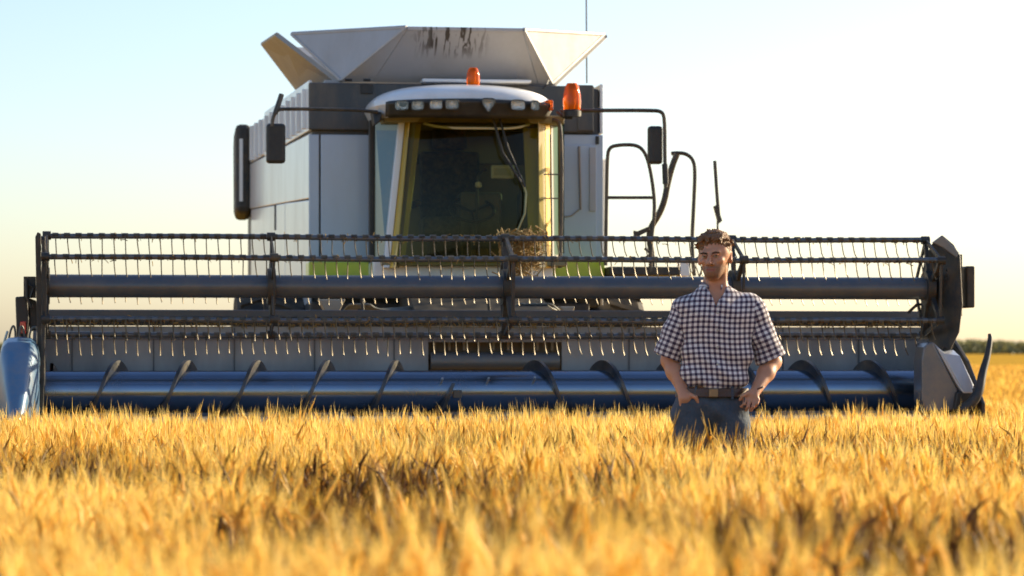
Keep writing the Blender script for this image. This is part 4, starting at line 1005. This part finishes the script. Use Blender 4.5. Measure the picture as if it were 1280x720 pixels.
def template(rng, lod):
    v = []; q = []; tone = []
    def quad(a, b, c, d, t):
        i = len(v); v.extend([a, b, c, d]); q.append((i, i+1, i+2, i+3)); tone.extend([t] * 4)
    bend = rng.uniform(.0, .16); az = rng.uniform(0, 6.28)
    def cpos(t):  # stem curve, unit height .66
        k = bend * t * t; return np.array([k * math.cos(az), k * math.sin(az), .66 * t - .3 * k * k])
    w = .0022 if lod < 1 else .003
    segs = 3 if lod == 0 else 2
    sd = np.array([math.cos(az + 1.3), math.sin(az + 1.3), 0])
    for i in range(segs):
        a, b = cpos(i / segs), cpos((i + 1) / segs); quad(a - sd*w, a + sd*w, b + sd*w, b - sd*w, -.15)
    top = cpos(1); d = top - cpos(.9); d /= np.linalg.norm(d)
    nod = rng.uniform(0, .8)
    side = np.array([math.cos(az), math.sin(az), 0]); 
    L_ = rng.uniform(.075, .10); rings = [(0, .003), (.2, .0066), (.55, .0074), (.85, .005), (1, .001)] if lod == 0 else [(0, .0035), (.35, .0082), (1, .002)]
    ns = 4 if lod == 0 else 3
    def ep(s):
        ang = nod * s * s * .9; dd = d * math.cos(ang) + side * math.sin(ang); return top + dd * L_ * s
    pr = []
    a_ = np.cross(d, side + np.array([.01, .02, .3])); a_ /= np.linalg.norm(a_); b_ = np.cross(d, a_)
    for s, r_ in rings: pr.append([ep(s) + (a_ * math.cos(6.2832*k/ns) + b_ * math.sin(6.2832*k/ns)) * r_ for k in range(ns)])
    for i in range(len(rings) - 1):
        for k in range(ns): quad(pr[i][k], pr[i][(k+1)%ns], pr[i+1][(k+1)%ns], pr[i+1][k], .12)
    for k in range(12 if lod == 0 else 6):     # awns
        s = rng.uniform(.25, 1); p = ep(s); an = rng.uniform(0, 6.28)
        o = d * rng.uniform(.85, 1.2) + (a_ * math.cos(an) + b_ * math.sin(an)) * rng.uniform(.05, .28); o = o / np.linalg.norm(o) * rng.uniform(.05, .085)
        ww = np.array([math.cos(an+1), math.sin(an+1), 0]) * (.0008 if lod == 0 else .0014); quad(p - ww, p + ww, p + o + ww * .2, p + o - ww * .2, .2)
    for _ in range(1):     # dry leaves
        t0 = rng.uniform(.35, .85); p = cpos(t0); an = rng.uniform(0, 6.28); h = np.array([math.cos(an), math.sin(an), 0]); ww = np.array([-h[1], h[0], 0]) * rng.uniform(.0014, .0028)
        up = rng.uniform(.3, 1.4); pts = [p, p + h*.05 + np.array([0,0,.05*up]), p + h*.11 + np.array([0,0,.05*up-.01]), p + h*.15 + np.array([0,0,.02*up-.07])]
        for i in range(3): quad(pts[i] - ww, pts[i] + ww, pts[i+1] + ww*.7, pts[i+1] - ww*.7, -.2)
    return np.array(v), np.array(q), np.array(tone)

def plant(name, pos, hs, tones, lean, lod, m, label=None, nvar=14, seed=3):
    rng = np.random.default_rng(seed); VV = []; QQ = []; TT = []; off = 0
    var = rng.integers(0, nvar, len(pos)); rz = rng.uniform(0, 6.28, len(pos))
    for k in range(nvar):
        v, q, t = template(rng, lod); s_ = np.where(var == k)[0]; n = len(s_)
        if n == 0: continue
        c, s = np.cos(rz[s_])[:, None], np.sin(rz[s_])[:, None]; sc = (hs[s_] / .74)[:, None]
        x = (v[None, :, 0] * c - v[None, :, 1] * s); y = (v[None, :, 0] * s + v[None, :, 1] * c); z = v[None, :, 2] * sc
        x = x + lean[s_, 0][:, None] * z; y = y + lean[s_, 1][:, None] * z
        out = np.stack([x + pos[s_, 0][:, None], y + pos[s_, 1][:, None], z + pos[s_, 2][:, None]], -1).reshape(-1, 3)
        VV.append(out); QQ.append((q[None] + (np.arange(n) * len(v))[:, None, None] + off).reshape(-1, 4)); TT.append((t[None] + tones[s_][:, None]).ravel()); off += n * len(v)
    VV = np.concatenate(VV); QQ = np.concatenate(QQ); TT = np.clip(np.concatenate(TT), 0, 1)
    return VV, QQ, TT
def field_mesh(name, parts, m):
    off = 0; V_, Q_, T_ = [], [], []
    for v, q, t in parts: V_.append(v); Q_.append(q + off); T_.append(t); off += len(v)
    V_ = np.concatenate(V_); Q_ = np.concatenate(Q_); T_ = np.concatenate(T_); print(name, len(Q_), 'faces')
    me = bpy.data.meshes.new(name); nf = len(Q_)
    me.vertices.add(len(V_)); me.vertices.foreach_set('co', V_.astype(np.float32).ravel()); me.loops.add(nf*4); me.loops.foreach_set('vertex_index', Q_.astype(np.int32).ravel())
    me.polygons.add(nf); me.polygons.foreach_set('loop_start', np.arange(0, nf*4, 4, dtype=np.int32)); me.update(calc_edges=True)
    a = me.attributes.new('tone', 'FLOAT', 'POINT'); a.data.foreach_set('value', T_.astype(np.float32)); me.materials.append(m)
    o = bpy.data.objects.new(name, me); COL.objects.link(o); return o

def wheat_points(y0, y1, dens, seed):
    rng = np.random.default_rng(seed); n = int((y1 - y0) * (.36 * y1 + 4.4) * dens)
    y = rng.uniform(y0, y1, n); x = rng.uniform(-1, 1, n) * (.18 * y1 + 2.2)
    keep = np.abs(x) < .18 * y + 2.2
    # leave the machine and the man free
    lx_ = (x - OX) * CT + (y - OY) * ST; ly_ = -(x - OX) * ST + (y - OY) * CT
    keep &= ~((ly_ > -.72) & (lx_ > -4.1) & (lx_ < 4.05)); keep &= ~((ly_ > -1.5) & (ly_ <= -.7) & (np.abs(lx_ + 3.72) < .12))
    keep &= ~(((x - 1.0) / .23) ** 2 + ((y - PY0) / .16) ** 2 < 1)
    dn = noise2(x, y, 1.7, 5) * .5 + noise2(x, y, 4.5, 6) * .5
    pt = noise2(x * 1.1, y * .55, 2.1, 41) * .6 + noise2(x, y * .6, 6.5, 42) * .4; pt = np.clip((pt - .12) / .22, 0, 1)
    shade_dist = np.full(n, 9.0)
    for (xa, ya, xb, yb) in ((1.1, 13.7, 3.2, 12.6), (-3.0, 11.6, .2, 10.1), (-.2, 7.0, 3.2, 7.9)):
        t = np.clip(((x - xa) * (xb - xa) + (y - ya) * (yb - ya)) / ((xb - xa) ** 2 + (yb - ya) ** 2), 0, 1); shade_dist = np.minimum(shade_dist, np.hypot(x - xa - t * (xb - xa), y - ya - t * (yb - ya)))
    tr = np.clip(1.7 - shade_dist / .62 + .6 * noise2(x, y, 4, 55), 0, 1)  # shade in gaps along these lines, put into the stalk tone
    keep &= rng.uniform(0, 1, n) > .15 * tr ; keep &= rng.uniform(0, 1, n) < .86 + .3 * dn - .35 * pt
    x, y, dn, tr, pt = x[keep], y[keep], dn[keep], tr[keep], pt[keep]
    h = .735 + .04 * dn - .03 * pt + rng.normal(0, .034, len(x)) - .0 * tr + .02 * noise2(x, y, .7, 9) - .045 * np.clip((y - 16.5) / 3, 0, 1)
    h = np.where(rng.uniform(0, 1, len(x)) < .12, h * rng.uniform(.75, .95, len(x)), h)
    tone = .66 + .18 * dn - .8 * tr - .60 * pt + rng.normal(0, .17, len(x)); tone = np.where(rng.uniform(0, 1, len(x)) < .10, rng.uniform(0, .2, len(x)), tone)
    lean = np.stack([rng.normal(-.02, .055, len(x)) + .04 * noise2(x, y, 1.2, 8), rng.normal(0, .06, len(x))], 1)
    return np.stack([x, y, np.zeros(len(x))], 1), h, tone, lean
parts = []
for (y0, y1, dens, lod, sd) in ((3.2, 9.5, 380, 0, 21), (9.5, 15, 360, 1, 22), (15, 25.5, 300, 1, 23)):
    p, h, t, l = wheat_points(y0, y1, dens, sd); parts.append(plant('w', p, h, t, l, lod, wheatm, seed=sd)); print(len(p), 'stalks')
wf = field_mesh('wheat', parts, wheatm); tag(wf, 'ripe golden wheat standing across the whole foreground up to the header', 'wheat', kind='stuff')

# stubble behind / right of the header
def stubble():
    rng = np.random.default_rng(77); V_, Q_, T_ = [], [], []; 
    n = 90000; y = 26 + (200 - 26) * rng.uniform(0, 1, n) ** 1.6; y = np.round(y / .30) * .30 + rng.normal(0, .035, n); x = rng.uniform(-1, 1, n) * (.20 * y + 4)
    keep = (np.abs(x) > 3.8) | (y > 34); x, y = x[keep], y[keep]; n = len(x)
    h = rng.uniform(.12, .24, n) * (1 + .25 * noise2(x, y * 3, .3, 4)); w = .004 + y * .00016; a = rng.uniform(-.7, .7, n); lx_ = rng.normal(0, .05, n)
    dx, dy = np.cos(a) * w, np.sin(a) * w
    v = np.stack([np.stack([x - dx, y - dy, 0*x], 1), np.stack([x + dx, y + dy, 0*x], 1), np.stack([x + dx + lx_, y + dy, h], 1), np.stack([x - dx + lx_, y - dy, h], 1)], 1).reshape(-1, 3)
    return v, np.arange(4 * n).reshape(-1, 4), np.repeat(np.clip(.5 + rng.normal(0, .18, n) + .15 * noise2(x, y * 2, .5, 12), 0, 1), 4)
so = field_mesh('stubble', [stubble()], straw_mat('cut_stubble', (.84, .55, .14), (.66, .37, .06), (.18, .08, .02), .5)); tag(so, 'short cut golden stubble in rows reaching back behind the harvester', 'stubble', kind='stuff')

# ground
g = MB().grid(lambda u, v: (-3000 + 6000 * u, -200 + 6200 * v, 0), 60, 60)
gm = bpy.data.materials.new('field_soil_and_straw'); gm.use_nodes = True; nt = gm.node_tree; N = nt.nodes; L = nt.links; b = N['Principled BSDF']; b.inputs['Roughness'].default_value = .95; b.inputs['Specular IOR Level'].default_value = 0
tc = N.new('ShaderNodeTexCoord'); n1 = N.new('ShaderNodeTexNoise'); n1.inputs['Scale'].default_value = .9; n1.inputs['Detail'].default_value = 10; n1.inputs['Roughness'].default_value = .75
mp = N.new('ShaderNodeMapping'); mp.inputs['Scale'].default_value = (.12, 1.2, 1); L.new(tc.outputs['Object'], mp.inputs['Vector']); L.new(mp.outputs[0], n1.inputs['Vector'])
cr_ = N.new('ShaderNodeValToRGB'); e = cr_.color_ramp.elements; e[0].position = .33; e[0].color = (.30, .16, .03, 1); e[1].position = .62; e[1].color = (.72, .42, .06, 1); L.new(n1.outputs['Fac'], cr_.inputs[0]); L.new(cr_.outputs[0], b.inputs['Base Color'])
n2 = N.new('ShaderNodeTexNoise'); n2.inputs['Scale'].default_value = 14; n2.inputs['Detail'].default_value = 6; L.new(tc.outputs['Object'], n2.inputs['Vector'])
bp = N.new('ShaderNodeBump'); bp.inputs['Strength'].default_value = .6; bp.inputs['Distance'].default_value = .05; L.new(n2.outputs['Fac'], bp.inputs['Height']); L.new(bp.outputs[0], b.inputs['Normal'])
go = g.build('ground', gm); tag(go, kind='structure')

# distant wood : one mass of leaf clumps
def wood():
    rng = np.random.default_rng(5); n = 26000; x = rng.uniform(-260, 260, n); d = rng.uniform(0, 1, n)
    top = 3.5 + .5 * noise2(x, x * 0, .09, 3) + .3 * noise2(x, x * 0, .4, 4)
    z = top * rng.uniform(0, 1, n) ** .75; y = 900 + 30 * d + z * .8
    s = rng.uniform(.35, 1.0, n); a = rng.uniform(0, 6.28, n); t = rng.uniform(-.9, .9, n)
    u = np.stack([np.cos(a), np.sin(a) * .6, np.sin(t)], 1) * s[:, None]; w = np.stack([-np.sin(t) * .6, np.cos(a) * .5, np.cos(t)], 1) * s[:, None] * .7
    c = np.stack([x, y, z], 1); v = np.stack([c - u - w, c + u - w, c + u * .8 + w, c - u * .7 + w], 1).reshape(-1, 3)
    v[:, 2] = np.maximum(v[:, 2], -.2)
    return v, np.arange(4*n).reshape(-1, 4), np.repeat(rng.uniform(0, 1, n), 4)
wm = straw_mat('far_foliage', (.30, .28, .12), (.24, .23, .10), (.17, .17, .085), .3)
wo = field_mesh('distant_wood', [wood()], wm); tag(wo, 'low dark green line of far off trees on the horizon', 'trees', kind='stuff')

# ================================================================== LIGHT, SKY, CAMERA
SEL, SAZ = 18.0, 58.0     # sun elevation, azimuth clockwise from +Y
sd = Vector((math.sin(R(SAZ)) * math.cos(R(SEL)), math.cos(R(SAZ)) * math.cos(R(SEL)), math.sin(R(SEL))))
w = bpy.data.worlds.new('World'); scn.world = w; w.use_nodes = True; nt = w.node_tree; bg = nt.nodes['Background']
sk = nt.nodes.new('ShaderNodeTexSky'); sk.sky_type = 'NISHITA'; sk.sun_disc = False; sk.sun_elevation = R(SEL); sk.sun_rotation = R(SAZ)
sk.air_density = 1.0; sk.dust_density = 1.0; sk.ozone_density = 2.3; sk.altitude = 50
gr = nt.nodes.new('ShaderNodeMix'); gr.data_type = 'RGBA'; gr.blend_type = 'MULTIPLY'; gr.inputs['Factor'].default_value = 1; gr.inputs['B'].default_value = (1.0, .955, .985, 1)
nt.links.new(sk.outputs[0], gr.inputs['A']); nt.links.new(gr.outputs['Result'], bg.inputs[0]); bg.inputs[1].default_value = .118
ld = bpy.data.lights.new('sun', 'SUN'); ld.energy = 5.0; ld.angle = R(.5); ld.color = (1.0, .83, .54)
lo = bpy.data.objects.new('sun', ld); COL.objects.link(lo); lo.rotation_euler = sd.to_track_quat('Z', 'Y').to_euler(); lo.location = (20, 5, 15)
cd = bpy.data.cameras.new('camera'); cam = bpy.data.objects.new('camera', cd); COL.objects.link(cam); scn.camera = cam
cam.location = (0, 0, CAMZ); cam.rotation_euler = (R(90), 0, 0); cd.sensor_width = 36; cd.lens = 36 * F / 1280; cd.shift_y = (HOR - 360) / 1280
cd.clip_start = .1; cd.clip_end = 9000
cd.dof.use_dof = True; cd.dof.focus_distance = 16.5; cd.dof.aperture_fstop = 3.6
vs_ = scn.view_settings; vs_.view_transform = 'Standard'; vs_.look = 'None'; vs_.gamma = 1; vs_.exposure = 1.0; vs_.use_curve_mapping = False
scn.render.engine = 'CYCLES'
scn.cycles.caustics_reflective = False; scn.cycles.caustics_refractive = False
